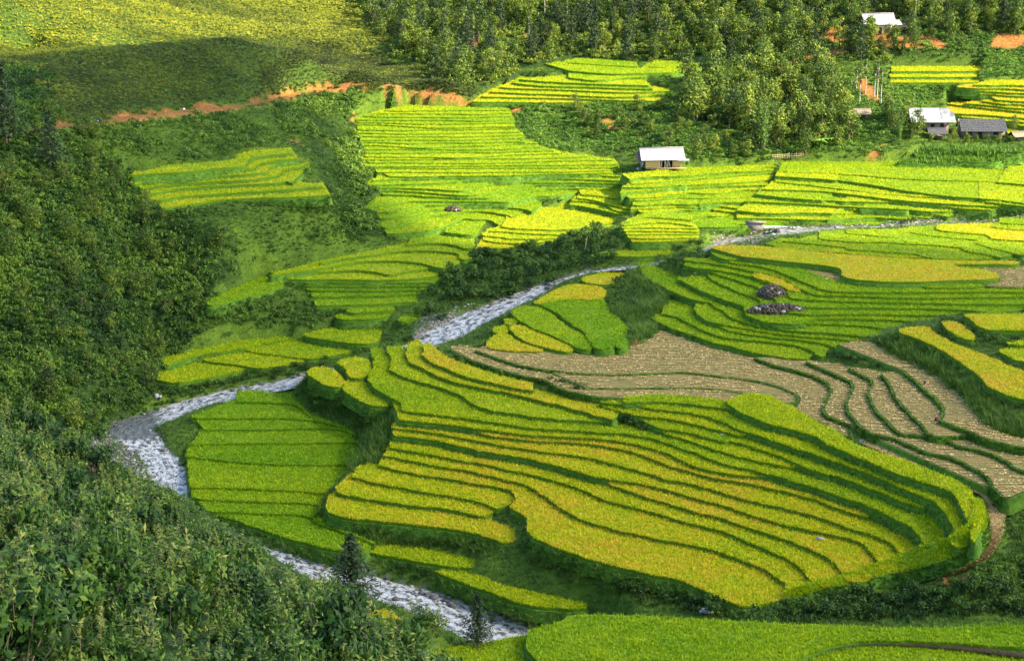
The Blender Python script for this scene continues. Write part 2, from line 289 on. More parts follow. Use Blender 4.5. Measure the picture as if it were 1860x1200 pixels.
W7 = "W5 250,690 300,712 400,692 500,662 650,612 740,592 840,592 1000,562 1200,557 1400,592 1450,612"
W6_ = "W5 260,627 400,612 560,592 670,547 850,542 1070,512 1300,522 1500,532 1600,547 1620,562"
W5_ = "W5 200,572 400,562 550,522 620,507 850,502 1060,482 1300,487 1470,492 1540,452 1640,437 1800,442"
W5a = "W5 100,532 300,492 450,478 525,468 700,470 1060,470 1300,475 1440,480 1540,440 1700,420 W6 600,420"
W4_ = "W5 280,407 500,412 700,427 900,437 1100,442 1250,442 1400,412 1550,382 1700,367 W6 600,357 800,352 1000,362 1180,367"
W3_ = "W5 210,372 500,377 700,392 900,412 1100,417 1200,402 1350,362 1500,342 W6 470,322 800,320 1250,322"
W2_ = "W5 140,352 400,347 700,357 900,372 1030,377 1080,342 1300,302 1450,300 W6 600,300 900,300 1260,310"
W1_ = "W5 130,322 400,317 700,307 960,292 1000,282 1400,270 W6 500,265 800,265 1250,285"
W0_ = "W5 180,280 400,270 700,255 1000,240 1400,235 W6 500,240 800,225 1250,245"
stack(SW, 7.7, 14.0, [.42, .38, .35, .3, .32, .3, .42, .35, .4, .45], [W8, W7, W6_, W5_, W5a, W4_, W3_, W2_, W1_, W0_, "W5 320,205 900,215 1400,215 W6 500,210 800,195 1250,215"])
# --- steep bright terraces under the road
istack('the steep roadside terraces', 14.6, 23.7, [.3, .4, .45, .5, .35, .55], "P 695,318 672,300 655,270 640,240 645,215 725,192",
       "P 1125,312 1115,290 1010,276 960,255 940,230 930,210 920,193", 21, sag=2, wob=1.0, seed=3, jit=5, byy=True)
# --- broad fields, right of the tin roofed hut
stack('the bund fields', 9.4, 11.0, [.5, .55, .65, .6], ["W6 770,502 900,512 1100,557 1300,603 1330,578", "W6 790,467 950,472 1100,502 1200,562 1345,570", "W6 830,442 1000,457 1110,492 1250,532 1390,548", "W6 880,407 1050,422 1250,457 1400,467 1420,490 1560,510", "W6 860,390 1180,372 1250,377 1420,382 1560,470"])
istack('the broad valley fields', 9.6, 15.6, [.3, .45, .55, .65, .7, .4, .5], "P 1165,402 1160,385 1140,350 1122,316", "P 1325,404 1345,380 1375,350 1405,318 1425,297", 11, wob=2.4, seed=5, split=.8, jit=9)
istack('the outer valley fields', 10.3, 16.2, [.4, .55, .65, .7, .45, .6], "P 1320,404 1342,380 1372,350 1402,318 1422,296", "P 1610,402 1690,390 1860,374 1935,340 1935,300", 10, wob=2.6, seed=8, split=1., jit=9)
field('x', 10.2, .2, "W4 640,725 750,690 900,660 1200,640 1400,640 1480,672 1560,690 1500,702 1380,717 1250,740 1110,747 900,757 640,757", label='smooth deep green rice field just left of the stone weir')
stack('the striped weir block', 9.2, 12.0, [.85, .85, .8, .78, .72, .6, .45], ["W4 95,888 300,888 500,878 690,872", "W4 60,852 300,857 690,850", "W4 40,822 300,818 695,817", "W4 20,790 300,788 692,797", "W4 5,762 300,757 690,767", "W4 5,737 300,712 500,717 640,742", "W4 60,705 200,662 400,672 635,692", "W4 210,648 400,650 640,680"])
field('x', 7.0, .6, "W6 985,940 1250,908 1500,912 1810,925 1640,965 1300,972 1020,958", label='thin yellow green rice strip between the stream and the striped block')
# --- left hill terraces
stack('the left hillside terraces', 18.6, 24.0, [.75, .62, .7, .7, .68, .62, .6, .6], ["V4 345,545 420,535 600,505 800,470 1100,455 1400,450 1600,440 1760,425",
 "V4 250,470 330,475 500,440 800,420 1000,405 1250,395 1400,385 1550,368 1700,355", "V4 170,415 250,420 380,385 600,365 900,345 1200,335 1330,325 1400,310 1440,330",
 "V4 165,370 300,350 500,330 800,315 1100,300 1250,275 1330,255 1345,215 1600,180", "V4 70,335 110,340 230,300 500,280 800,270 1050,255 1200,240 1245,225 1230,200",
 "V4 60,290 200,270 500,245 800,232 1000,215 1130,205 1150,160 1250,145 1500,120", "V4 80,262 300,245 500,240 800,205 1000,190 1060,170 1060,120 1200,95 1450,75", "V4 420,200 600,190 900,165 980,140 960,115 1100,80 1440,55"])
# --- knoll terraces
stack('the far knoll', 25.5, 31.0, [.85, .92, .7, .8, .4, .6, .45, .4, .35], ["V2 30,378 300,380 600,385 890,382", "V2 100,340 370,347 700,352 900,360 1200,370 1400,370",
 "V2 170,305 400,318 700,325 900,338 1200,345 1470,320", "V2 240,272 330,280 700,290 900,300 1200,312 1480,298", "V2 330,240 500,262 750,268 900,270 1100,280 1360,285", "V2 375,215 600,232 870,245 1000,250 1330,260",
 "V2 740,200 900,222 1010,222 1100,205 1280,200", "V2 740,150 900,165 1060,175 1200,172 1500,165", "V2 560,118 700,132 1000,146 1250,154 1500,155 1790,150"])
KN = 'the far knoll'
field(KN, 30.3, .4, "V2 560,118 700,132 1000,144 1230,150", "V2 665,102 900,120 1150,136"); field(KN, 30.8, .35, "V2 670,104 900,121 1150,138", "V2 730,90 1000,107 1240,122"); field(KN, 31.2, .3, "V2 735,92 1000,110 1250,124", "V2 785,80 1000,92 1230,110")
field(KN, 30.4, .55, "V2 1250,152 1500,152 1790,150", "V2 1325,118 1500,130 1700,132"); field(KN, 31.0, .4, "V2 1330,122 1500,134 1690,134", "V2 1380,96 1550,104 1690,114")
# --- yellow terraces far right
istack('the far right terraces', 21.0, 30.5, [.9, 1., .95, .85], "V3 1690,880 1660,800 1320,725 970,640 920,545 1560,500 1340,420 1040,360 1480,300", "P 1935,250 1935,148", 13, wob=.6, seed=11)
stack('the short forest terraces', 30.3, 32.2, [.8, .75, .8], ["V3 350,300 700,302 1100,302 1350,300", "V3 350,240 700,240 1100,240 1320,238", "V3 360,175 700,175 1100,175 1390,170", "V3 370,155 700,155 1100,155 1390,150"])
# maize
stack('the farmhouse maize plots', 18.0, 20.4, [0], ["V3 430,1165 640,1170 900,1175 1560,1180 1640,1165", "V3 630,1110 860,1125 1300,1150 1570,1160 1600,1140", "V3 640,1070 900,1080 1300,1090 1600,1105 1800,1100", "V3 700,1030 900,1040 1300,1055 1820,1070", "V3 760,1000 1060,1008 1300,1015 1800,1030"], kind='maize')
# ------------------------------------------------------------------ terrain
CROPH = dict(rice=.8, straw=.12, maize=1.9)
RIVER = [(1960,392,11.4,1.3),(1860,398,11,1.3),(1760,404,10.6,1.2),(1640,411,10.2,1.2),(1540,416,10,1.2),(1450,421,9.8,4),(1412,424,9.7,4),(1375,433,7.9,4),(1330,440,7.5,3.5),(1270,460,6.8,1.0),(1200,477,5.8,.8),(1140,487,5.2,.8),
 (1080,493,4.3,.9),(1000,518,2.3,1.3),(960,537,1,3.2),(900,562,-.5,4.4),(835,594,-2.4,4.8),(795,620,-3.6,5),(700,660,-5.5,4.6),(620,677,-6.5,4.2),(540,693,-7.5,3.6),(480,705,-8.5,3.2),(400,721,-9.3,3.4),(330,742,-10,4),
 (240,776,-10.7,4.8),(262,806,-11.2,3.6),(296,840,-11.8,3.0),(312,890,-12.6,3.4),(330,940,-13.4,4),(380,975,-13.8,4),(440,1005,-14.2,4),(540,1032,-14.9,4),(620,1052,-15.5,4.2),(700,1077,-16.1,4.4),(770,1097,-16.6,4.6),(830,1120,-17.1,4.8),(890,1142,-17.5,5),(960,1166,-18,5),(1015,1185,-18.4,5),(1040,1235,-18.8,5)]
RV = np.array(RIVER, float); RV[:, 3] *= .82
RW = at_z(RV[:, 0], RV[:, 1], RV[:, 2]); RW = np.c_[RW, RV[:, 3]]
def dens(p, n=6):                                    # Catmull-Rom
    q = np.concatenate([[2*p[0]-p[1]], p, [2*p[-1]-p[-2]]]); out = []
    for i in range(len(p)-1):
        a, b, c, d = q[i:i+4]
        for t in np.arange(n)/n:
            out.append(.5*((2*b)+(-a+c)*t+(2*a-5*b+4*c-d)*t*t+(-a+3*b-3*c+d)*t**3))
    out.append(p[-1]); return np.array(out)
RIV = dens(RW)
ROAD = [(60,236,35),(100,230,34.2),(180,222,33),(240,213,32.2),(335,202,30.8),(400,197,30.4),(450,191,29.8),(520,176,29),(560,167,28.5),(650,160,27.5),(750,167,27),(850,178,26)]
RD = np.array(ROAD, float); ROADW = dens(at_z(RD[:, 0], RD[:, 1], RD[:, 2]))

def vnoise(x, y, s, seed):
    r = np.random.default_rng(seed).random((64, 64)); x = x/s; y = y/s
    i = np.floor(x).astype(int); j = np.floor(y).astype(int); u = x-i; v = y-j
    u = u*u*(3-2*u); v = v*v*(3-2*v); g = lambda a, b: r[b % 64, a % 64]
    return g(i, j)*(1-u)*(1-v)+g(i+1, j)*u*(1-v)+g(i, j+1)*(1-u)*v+g(i+1, j+1)*u*v
CTRL = """
130,810,-9 200,775,-9 280,712,-8 100,700,-1.9 0,700,0 200,680,-3 100,600,4.8 0,600,5.5 220,600,1.5 100,500,12 0,500,13 230,500,8 100,400,20 0,400,21 200,400,17 100,300,28.6 0,300,29 160,300,26 100,222,35 0,225,37 0,150,41 330,480,8 300,560,1.5 290,650,-5.5
40,125,41 100,110,42 200,150,38.6 200,185,35.5 430,65,45.5 300,80,44.5 430,130,37.8 300,130,39 560,120,33.5 200,95,43.5 650,100,38.3 560,80,42 780,135,32.5 700,140,32.5
0,100,42 100,60,44.5 0,0,54 100,0,52 200,60,42.5 300,0,47 300,50,41 430,30,40.5 430,0,44 550,30,38 500,0,42.5 640,70,35.5 600,5,31.5
880,150,24.5 860,172,25.5 800,100,32.7 700,60,35.5 700,0,42.5 900,60,37.6 900,0,45 1000,98,31.6 1100,60,37 1100,0,47 1300,50,38.5 1300,0,47 1300,108,32 1200,100,31.6 960,140,29
1050,186,25 1200,190,24.5 1100,250,18.5 1000,220,21.5 1000,260,17.5 1130,290,16 1200,309,16 1300,300,16.3 1250,240,22 1390,262,19 1350,180,25.5 1480,250,19.5 1480,120,33 1480,180,26 1420,290,17.2 1560,270,19
1700,250,20 1850,250,19.5 1620,200,26.5 1600,90,37 1600,62,40 1560,120,34 1700,0,50 1860,60,41 1860,0,51 1700,90,37 1860,110,33.5 1500,60,39.5 1500,0,48
450,420,13.5 450,470,8 560,420,10.5 640,440,6.5 640,400,12 600,300,19 650,250,21.5 560,230,25 500,215,27.5 640,200,25 350,270,26 300,230,29.5 680,340,12.3 380,400,17.5 660,300,16 450,240,26.5
450,540,2 540,560,-.5 400,600,-1.5 600,585,-2 330,690,-8
1500,800,1 1860,1010,-3 1840,900,1.5 1860,1070,-5 1750,1085,-8 1600,1120,-9 1400,1115,-10.5 1250,1105,-10 1100,1060,-10.5 950,1010,-10.5 1000,1080,-13.5 870,1020,-12.5 800,1080,-15 920,1110,-15.5 700,1010,-13.6 740,1050,-14.8
620,975,-12.8 750,985,-12.6 640,830,-8.5 600,740,-7 700,790,-5.5 600,700,-4.5 330,840,-10.9 300,800,-10.8 330,770,-9.4 360,990,-13 450,975,-13
1150,560,4 1180,600,2.6 1200,500,7 1240,480,8.6 1280,455,8.5 1300,430,9 1000,480,4.5 900,520,2.4 820,550,.5 1080,450,7 1130,430,8.3 1240,445,8.6 760,595,-1.8 860,610,-1 880,590,0
1700,660,7.5 1640,610,8 1780,745,6.5 1720,580,9 1860,600,10.2 1800,640,9.8 1400,428,10.4 1500,405,10.8 1700,395,11 1860,388,11.5
0,745,64 100,800,62.8 250,870,59.3 380,930,53.8 480,1000,50.8 600,1080,50.8 700,1150,52 720,1200,55 100,1000,70 300,1050,65.5 500,1150,61 0,900,70 0,1200,75.5 300,1200,73.5 600,1200,67
"""
cp_ = []
for tok in CTRL.split():
    a = [float(v) for v in tok.split(',')]; cp_.append(at_z(a[0], a[1], a[2]))
for w in """-15,225,2 -40,230,4 -70,240,6 -15,180,22 -40,180,25 -80,180,28 -15,140,38 -50,140,42 -100,150,45 -100,250,0 -130,300,2 -60,262,-9 -30,262,-11 20,225,-8 60,225,-7 110,240,-6 20,150,10 60,150,8 120,150,8 15,60,50 60,60,30 120,60,25
0,0,96 40,0,60 -60,0,96 -60,60,80 -110,100,72 -150,200,40 -150,280,20 -200,400,40 -150,340,16 140,300,6 160,340,14 180,400,16 200,450,18 220,520,26 -250,750,80 0,800,70 250,750,85 -300,450,60 300,400,40 300,550,50 -250,560,60 300,200,20 300,0,40 -300,0,110 -300,200,60 0,860,80 0,-40,100
-85,592,32 -120,575,33 -60,608,31 -40,600,28 -150,560,35 -20,590,29 -130,720,66 -60,720,58 60,700,60 140,690,62 20,660,46 0,760,66 100,262,-8 60,252,-9 25,262,-13""".split():
    cp_.append([float(v) for v in w.split(',')])
for f in FIELDS:
    z = f['z']; lp = f['loop']; P = at_z(lp[:, 0], lp[:, 1], np.full(len(lp), z)); P[:, :2] += np.stack([vnoise(P[:, 0]+700, P[:, 1], 1.7, 71)-.5, vnoise(P[:, 0]+700, P[:, 1], 1.7, 72)-.5], -1)*.55; f['P'] = P
    front = P[:f['nf']]
    if f['closed']:
        front = P[lp[:, 1] > lp[:, 1].mean()]
    d = 0
    last = None
    for p in front:
        if last is not None and np.hypot(*(p-last)[:2]) < 9: continue
        last = p
        cp_.append([p[0], p[1], z-CROPH[f['kind']]-.45])
STR = []
for kd, lb, si, so in STRIPS:
    a_, b_ = [np.array([[float(v) for v in t.split(',')] for t in s.split()]) for s in (si, so)]
    a_, b_ = at_z(a_[:, 0], a_[:, 1], a_[:, 2]), at_z(b_[:, 0], b_[:, 1], b_[:, 2]); STR.append((kd, lb, dens(a_, 5), dens(b_, 5)))
    cp_ += [[*(p[:2]), p[2]-CROPH[kd]-.4] for p in b_]
for i in range(0, len(ROADW), 3): cp_.append(list(ROADW[i]))
for i in range(0, len(RIV), 3): cp_.append([RIV[i][0], RIV[i][1], RIV[i][2]+.8])
CP = np.array(cp_)
CP = CP[(CP[:, 1] < 900)]
# thin out near-duplicates
keep = []; cell = {}
for i, p in enumerate(CP):
    k = (int(p[0]//3), int(p[1]//3))
    if k in cell: continue
    cell[k] = 1; keep.append(i)
CP = CP[keep]
S_ = 100.0
def phi(r): return r
n = len(CP); A = np.zeros((n+3, n+3))
r = np.hypot(CP[:, None, 0]-CP[None, :, 0], CP[:, None, 1]-CP[None, :, 1])/S_
A[:n, :n] = -r + np.eye(n)*.01; A[:n, n] = A[n, :n] = 1; A[:n, n+1] = A[n+1, :n] = CP[:, 0]/S_; A[:n, n+2] = A[n+2, :n] = CP[:, 1]/S_
wts = np.linalg.solve(A, np.r_[CP[:, 2], 0, 0, 0])
GX0, GX1, GY0, GY1, GS = -300, 300, -40, 860, 1.25
gx = np.arange(GX0, GX1+.01, GS); gy = np.arange(GY0, GY1+.01, GS)
cx = np.arange(GX0, GX1+5, 5.); cy = np.arange(GY0, GY1+5, 5.)
cH = np.zeros((len(cy), len(cx)))
for j, y in enumerate(cy):
    rr = np.hypot(cx[:, None]-CP[None, :, 0], y-CP[None, :, 1])/S_
    cH[j] = -(rr@wts[:n]) + wts[n] + wts[n+1]*cx/S_ + wts[n+2]*y/S_
def interp_grid(Hc, x, y, x0, y0, s):
    fx = np.clip((x-x0)/s, 0, Hc.shape[1]-1.001); fy = np.clip((y-y0)/s, 0, Hc.shape[0]-1.001)
    i = fx.astype(int); j = fy.astype(int); u = fx-i; v = fy-j
    return Hc[j, i]*(1-u)*(1-v)+Hc[j, i+1]*u*(1-v)+Hc[j+1, i]*(1-u)*v+Hc[j+1, i+1]*u*v
X, Y = np.meshgrid(gx, gy)
H = interp_grid(cH, X, Y, GX0, GY0, 5.)
for _ in range(2):
    H[1:-1, 1:-1] = (H[1:-1, 1:-1]*4+H[:-2, 1:-1]+H[2:, 1:-1]+H[1:-1, :-2]+H[1:-1, 2:])/8
H += (vnoise(X, Y, 9, 1)-.5)*.9 + (vnoise(X, Y, 3.5, 2)-.5)*.5
far = np.clip((Y-520)/60, 0, 1); H += far*(vnoise(X, Y, 40, 3)-.5)*3
def poly_dist(x, y, line, rad):
    """distance to a polyline (N,>=2), index-interpolated extra columns; inf beyond rad"""
    d = np.full(x.shape, 1e9); ex = np.zeros(x.shape+(line.shape[1]-2,))
    for a, b in zip(line[:-1], line[1:]):
        m = (x > min(a[0], b[0])-rad) & (x < max(a[0], b[0])+rad) & (y > min(a[1], b[1])-rad) & (y < max(a[1], b[1])+rad)
        if not m.any(): continue
        ab = b[:2]-a[:2]; t = np.clip(((x[m]-a[0])*ab[0]+(y[m]-a[1])*ab[1])/(ab@ab+1e-9), 0, 1)
        dd = np.hypot(x[m]-a[0]-t*ab[0], y[m]-a[1]-t*ab[1]); o = d[m]; w = dd < o
        o[w] = dd[w]; d[m] = o
        e = ex[m]; e[w] = (a[2:]+t[:, None]*(b[2:]-a[2:]))[w]; ex[m] = e
    return d, ex
# road shelf
dr, er = poly_dist(X, Y, ROADW, 8); k = np.clip((4.5-dr)/2, 0, 1); H = H*(1-k)+er[..., 0]*k
# lay the ground under every field
FM = np.zeros(X.shape, bool)
order = sorted(range(len(FIELDS)), key=lambda i: -FIELDS[i]['z'])
for i in order:
    f = FIELDS[i]; P = f['P'][:, :2]
    j0, j1 = np.searchsorted(gy, [P[:, 1].min(), P[:, 1].max()]); i0, i1 = np.searchsorted(gx, [P[:, 0].min(), P[:, 0].max()])
    s = np.s_[max(0, j0-1):j1+1, max(0, i0-1):i1+1]
    m = in_poly(X[s], Y[s], P)
    FM[s] |= m
    z = f['z']-CROPH[f['kind']]*.75-.05
    H[s] = np.where(m, np.minimum(H[s], z), H[s])
for kd, lb, a_, b_ in STR:
    w_ = b_-a_; w_ = w_/np.linalg.norm(w_[:, :2], axis=1)[:, None]; a2 = a_-w_*1.5; b2 = b_+w_*1.6
    for i in range(len(a_)-1):
        q = np.array([a2[i], a2[i+1], b2[i+1], b2[i]]); c_ = q[:, :2].mean(0); pl = c_+(q[:, :2]-c_)*1.15
        j0, j1 = np.searchsorted(gy, [pl[:, 1].min()-1, pl[:, 1].max()+1]); i0, i1 = np.searchsorted(gx, [pl[:, 0].min()-1, pl[:, 0].max()+1]); s = np.s_[j0:j1, i0:i1]
        m = in_poly(X[s], Y[s], pl); H[s] = np.where(m, np.minimum(H[s], q[:, 2].min()-CROPH[kd]*.7-.25), H[s]); FM[s] |= m
# river bed
dv, ev = poly_dist(X, Y, RIV, 14)
zr = ev[..., 0]; w = ev[..., 1]*(.85+.45*vnoise(X, Y, 7, 9))
bed = zr-.7+np.clip(dv-w, 0, 99)*1.05
H = np.where(dv < w+6, np.minimum(H, bed), H)
RIVD, RIVZ, RIVWD = dv, zr, w
def ground(x, y): return interp_grid(H, np.asarray(x, float), np.asarray(y, float), GX0, GY0, GS)
def hit(px, py, dmin=45):
    """where the sight line of a photo point meets the ground"""
    px = np.atleast_1d(np.asarray(px, float)); py = np.atleast_1d(np.asarray(py, float)); d = ray(px, py); d = d/d[:, 1:2]
    D = np.full(px.shape, float(dmin)); done = np.zeros(px.shape, bool)
    while not done.all() and D.min() < 850:
        p = d*D[:, None]+[0, 0, CZ]
        done |= (p[:, 2] <= ground(p[:, 0], p[:, 1])) | (D > 850)
        D = np.where(done, D, D+.5)
    p = d*D[:, None]+[0, 0, CZ]; p[:, 2] = ground(p[:, 0], p[:, 1])
    return p
# ------------------------------------------------------------------ materials
def mat(name, build):
    m = bpy.data.materials.new(name); m.use_nodes = True; nt = m.node_tree; nt.nodes.clear()
    out = nt.nodes.new('ShaderNodeOutputMaterial'); nd = lambda t, **k: mk(nt, t, k)
    sh = build(nt, nd); nt.links.new(sh, out.inputs[0]); return m
def mk(nt, t, k):
    n = nt.nodes.new(t)
    for a, v in k.items():
        if a == 'inp':
            for i, x in v.items():
                if hasattr(x, 'is_output'): nt.links.new(x, n.inputs[i])
                else: n.inputs[i].default_value = x
        else: setattr(n, a, v)
    return n
def rgba(c): return (c[0], c[1], c[2], 1)
def ramp(nd, fac, stops):
    r = nd('ShaderNodeValToRGB', inp={0: fac}); e = r.color_ramp.elements
    while len(e) < len(stops): e.new(.5)
    for i, (p, c) in enumerate(stops): e[i].position = p; e[i].color = rgba(c)
    return r.outputs[0]
def noise(nd, scale, detail=3, obj=False, vec=None):
    v = vec
    if v is None:
        v = nd('ShaderNodeTexCoord').outputs['Object'] if obj else nd('ShaderNodeNewGeometry').outputs['Position']
    return nd('ShaderNodeTexNoise', inp={'Vector': v, 'Scale': scale, 'Detail': detail}).outputs[0]
def attr(nd, name): return nd('ShaderNodeAttribute', attribute_name=name).outputs['Fac']
def m_(nd, op, a, b=0., c=None):
    i = {0: a, 1: b}
    if c is not None: i[2] = c
    return nd('ShaderNodeMath', operation=op, inp=i).outputs[0]
def mix(nd, f, a, b):
    n = nd('ShaderNodeMix', data_type='RGBA', inp={0: f}); nt = n.id_data
    for i, x in ((6, a), (7, b)):
        if hasattr(x, 'is_output'): nt.links.new(x, n.inputs[i])
        else: n.inputs[i].default_value = rgba(x)
    return n.outputs[2]
def leafy(nt, nd, col, trans=.35, rough=.6, spec=.25, tcol=None):
    p = nd('ShaderNodeBsdfPrincipled', inp={'Base Color': col, 'Roughness': rough, 'Specular IOR Level': spec})
    t = nd('ShaderNodeBsdfTranslucent', inp={0: tcol or col})
    return nd('ShaderNodeMixShader', inp={0: trans, 1: p.outputs[0], 2: t.outputs[0]}).outputs[0]
def plain(name, c, rough=.8, var=.25, scale=3, spec=.3, metal=0, bump=0):
    def b(nt, nd):
        n = noise(nd, scale, 4)
        col = ramp(nd, n, [(.3, [v*(1-var) for v in c]), (.7, [min(1, v*(1+var)) for v in c])])
        p = nd('ShaderNodeBsdfPrincipled', inp={'Base Color': col, 'Roughness': rough, 'Specular IOR Level': spec, 'Metallic': metal})
        if bump:
            bp = nd('ShaderNodeBump', inp={'Height': n, 'Strength': bump, 'Distance': .1}); nt.links.new(bp.outputs[0], p.inputs['Normal'])
        return p.outputs[0]
    return mat(name, b)
def foliage(name, dark, mid, light, trans=.35, tip=None):
    def b(nt, nd):
        t = attr(nd, 'tint'); oi = nd('ShaderNodeObjectInfo').outputs['Random']
        t = m_(nd, 'ADD', t, m_(nd, 'MULTIPLY', m_(nd, 'SUBTRACT', oi, .5), .35))
        st = [(0, dark), (.5, mid), (.95, light)]
        if tip: st = [(0, dark), (.45, mid), (.8, light), (.97, tip)]
        col = ramp(nd, t, st)
        return leafy(nt, nd, col, trans)
    return mat(name, b)
GREEN = (.15, .315, .006); YEL = (.47, .49, .007); GOLD = (.60, .42, .03)
def b_rice(nt, nd):
    rp = attr(nd, 'ripe'); rn = attr(nd, 'rnd')
    n1 = noise(nd, .07, 4); n2 = noise(nd, .35, 3)
    t = m_(nd, 'ADD', rp, m_(nd, 'MULTIPLY', m_(nd, "SUBTRACT", n1, .5), .6))
    t = m_(nd, 'ADD', t, m_(nd, 'MULTIPLY', m_(nd, 'SUBTRACT', n2, .5), .5))
    t = m_(nd, 'ADD', t, m_(nd, 'MULTIPLY', m_(nd, 'SUBTRACT', rn, .5), .28))
    br = m_(nd, 'ADD', .62, m_(nd, 'MULTIPLY', rn, .62))
    col = ramp(nd, t, [(0, GREEN), (.35, (.265, .385, .007)), (.8, YEL), (1, GOLD)])
    v = nd('ShaderNodeVectorMath', operation='SCALE', inp={0: col}); nt.links.new(br, v.inputs['Scale'])
    return leafy(nt, nd, v.outputs[0], .4, .65, .15)
M_RICE = mat('rice', b_rice)
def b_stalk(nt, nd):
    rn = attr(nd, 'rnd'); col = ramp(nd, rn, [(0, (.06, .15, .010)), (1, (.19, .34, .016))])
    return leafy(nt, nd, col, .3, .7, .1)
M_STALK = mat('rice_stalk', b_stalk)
def b_bank(nt, nd):
    n = noise(nd, 1.2, 4); n2 = noise(nd, .15, 2)
    col = ramp(nd, m_(nd, 'ADD', m_(nd, 'MULTIPLY', n, .7), m_(nd, 'MULTIPLY', n2, .3)), [(.3, (.034, .070, .011)), (.5, (.066, .145, .015)), (.7, (.115, .21, .022))])
    p = nd('ShaderNodeBsdfPrincipled', inp={'Base Color': col, 'Roughness': .9, 'Specular IOR Level': .1})
    bp = nd('ShaderNodeBump', inp={'Height': noise(nd, 5, 3), 'Strength': .8, 'Distance': .15}); nt.links.new(bp.outputs[0], p.inputs['Normal'])
    return p.outputs[0]
M_BANK = mat('bank_grass', b_bank)
M_BLADE = foliage('grass_blade', (.03, .075, .010), (.078, .175, .014), (.17, .31, .02))
def b_straw(nt, nd):
    geo = nd('ShaderNodeNewGeometry').outputs['Position']
    wv = nd('ShaderNodeTexWave', wave_type='BANDS', bands_direction='Y', inp={'Vector': geo, 'Scale': .28, 'Distortion': 5, 'Detail': 3, 'Detail Scale': 1.5}).outputs[1]
    n = noise(nd, .35, 4); n2 = noise(nd, 4, 3)
    c = ramp(nd, n2, [(.3, (.08, .065, .02)), (.55, (.28, .195, .065)), (.75, (.46, .32, .12))])
    g = ramp(nd, n2, [(.3, (.06, .07, .02)), (.7, (.16, .16, .06))])
    f = m_(nd, 'MULTIPLY', m_(nd, 'GREATER_THAN', wv, .72), .8)
    col = mix(nd, m_(nd, 'MULTIPLY', ramp(nd, n, [(.45, (0, 0, 0)), (.7, (1, 1, 1))]), .6), mix(nd, f, c, g), g)
    p = nd('ShaderNodeBsdfPrincipled', inp={'Base Color': col, 'Roughness': .95, 'Specular IOR Level': .05})
    bp = nd('ShaderNodeBump', inp={'Height': m_(nd, 'ADD', n2, m_(nd, 'MULTIPLY', wv, -.6)), 'Strength': 1, 'Distance': .2}); nt.links.new(bp.outputs[0], p.inputs['Normal'])
    return p.outputs[0]
M_STRAW = mat('cut_straw', b_straw)
def b_sheaf(nt, nd):
    col = ramp(nd, attr(nd, 'tint'), [(0, (.14, .11, .03)), (.4, (.42, .29, .10)), (1, (.75, .55, .25))])
    return leafy(nt, nd, col, .2, .8, .1)
M_SHEAF = mat('loose_straw', b_sheaf)
def b_ground(nt, nd):
    n = noise(nd, .12, 5); n2 = noise(nd, 1.4, 4)
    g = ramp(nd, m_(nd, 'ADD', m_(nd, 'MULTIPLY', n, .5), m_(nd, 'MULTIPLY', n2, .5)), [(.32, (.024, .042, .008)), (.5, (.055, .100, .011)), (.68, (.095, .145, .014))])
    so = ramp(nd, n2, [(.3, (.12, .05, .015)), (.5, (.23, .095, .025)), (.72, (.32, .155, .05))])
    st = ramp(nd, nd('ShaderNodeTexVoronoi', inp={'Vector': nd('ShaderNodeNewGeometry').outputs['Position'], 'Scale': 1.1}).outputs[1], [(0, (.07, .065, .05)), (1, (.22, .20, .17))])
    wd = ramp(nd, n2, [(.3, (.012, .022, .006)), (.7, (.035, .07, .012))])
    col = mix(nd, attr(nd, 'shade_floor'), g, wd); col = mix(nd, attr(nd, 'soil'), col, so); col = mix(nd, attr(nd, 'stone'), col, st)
    p = nd('ShaderNodeBsdfPrincipled', inp={'Base Color': col, 'Roughness': .95, 'Specular IOR Level': .08})
    bp = nd('ShaderNodeBump', inp={'Height': noise(nd, 3, 5), 'Strength': .9, 'Distance': .3}); nt.links.new(bp.outputs[0], p.inputs['Normal'])
    return p.outputs[0]
M_GROUND = mat('hill_ground', b_ground)
def b_water(nt, nd):
    geo = nd('ShaderNodeNewGeometry').outputs['Position']
    cv_ = nd('ShaderNodeCombineXYZ', inp={0: m_(nd, 'MULTIPLY', attr(nd, 'along'), .45), 1: attr(nd, 'across')}).outputs[0]; n = noise(nd, 1.3, 6, vec=cv_); n2 = noise(nd, 4.5, 4, vec=cv_)
    foam = m_(nd, 'MULTIPLY', ramp(nd, m_(nd, 'ADD', m_(nd, 'MULTIPLY', n, .55), m_(nd, 'MULTIPLY', n2, .45)), [(.44, (0, 0, 0)), (.55, (1, 1, 1))]), attr(nd, 'rough'))
    p = nd('ShaderNodeBsdfPrincipled', inp={'Base Color': rgba((.04, .042, .03)), 'Roughness': .3, 'Specular IOR Level': .5})
    bp = nd('ShaderNodeBump', inp={'Height': m_(nd, 'ADD', n, m_(nd, 'MULTIPLY', n2, .5)), 'Strength': .7, 'Distance': .35}); nt.links.new(bp.outputs[0], p.inputs['Normal'])
    q = nd('ShaderNodeBsdfPrincipled', inp={'Base Color': rgba((.41, .40, .37)), 'Roughness': .5})
    nt.links.new(bp.outputs[0], q.inputs['Normal'])
    return nd('ShaderNodeMixShader', inp={0: foam, 1: p.outputs[0], 2: q.outputs[0]}).outputs[0]
M_WATER = mat('river_water', b_water)

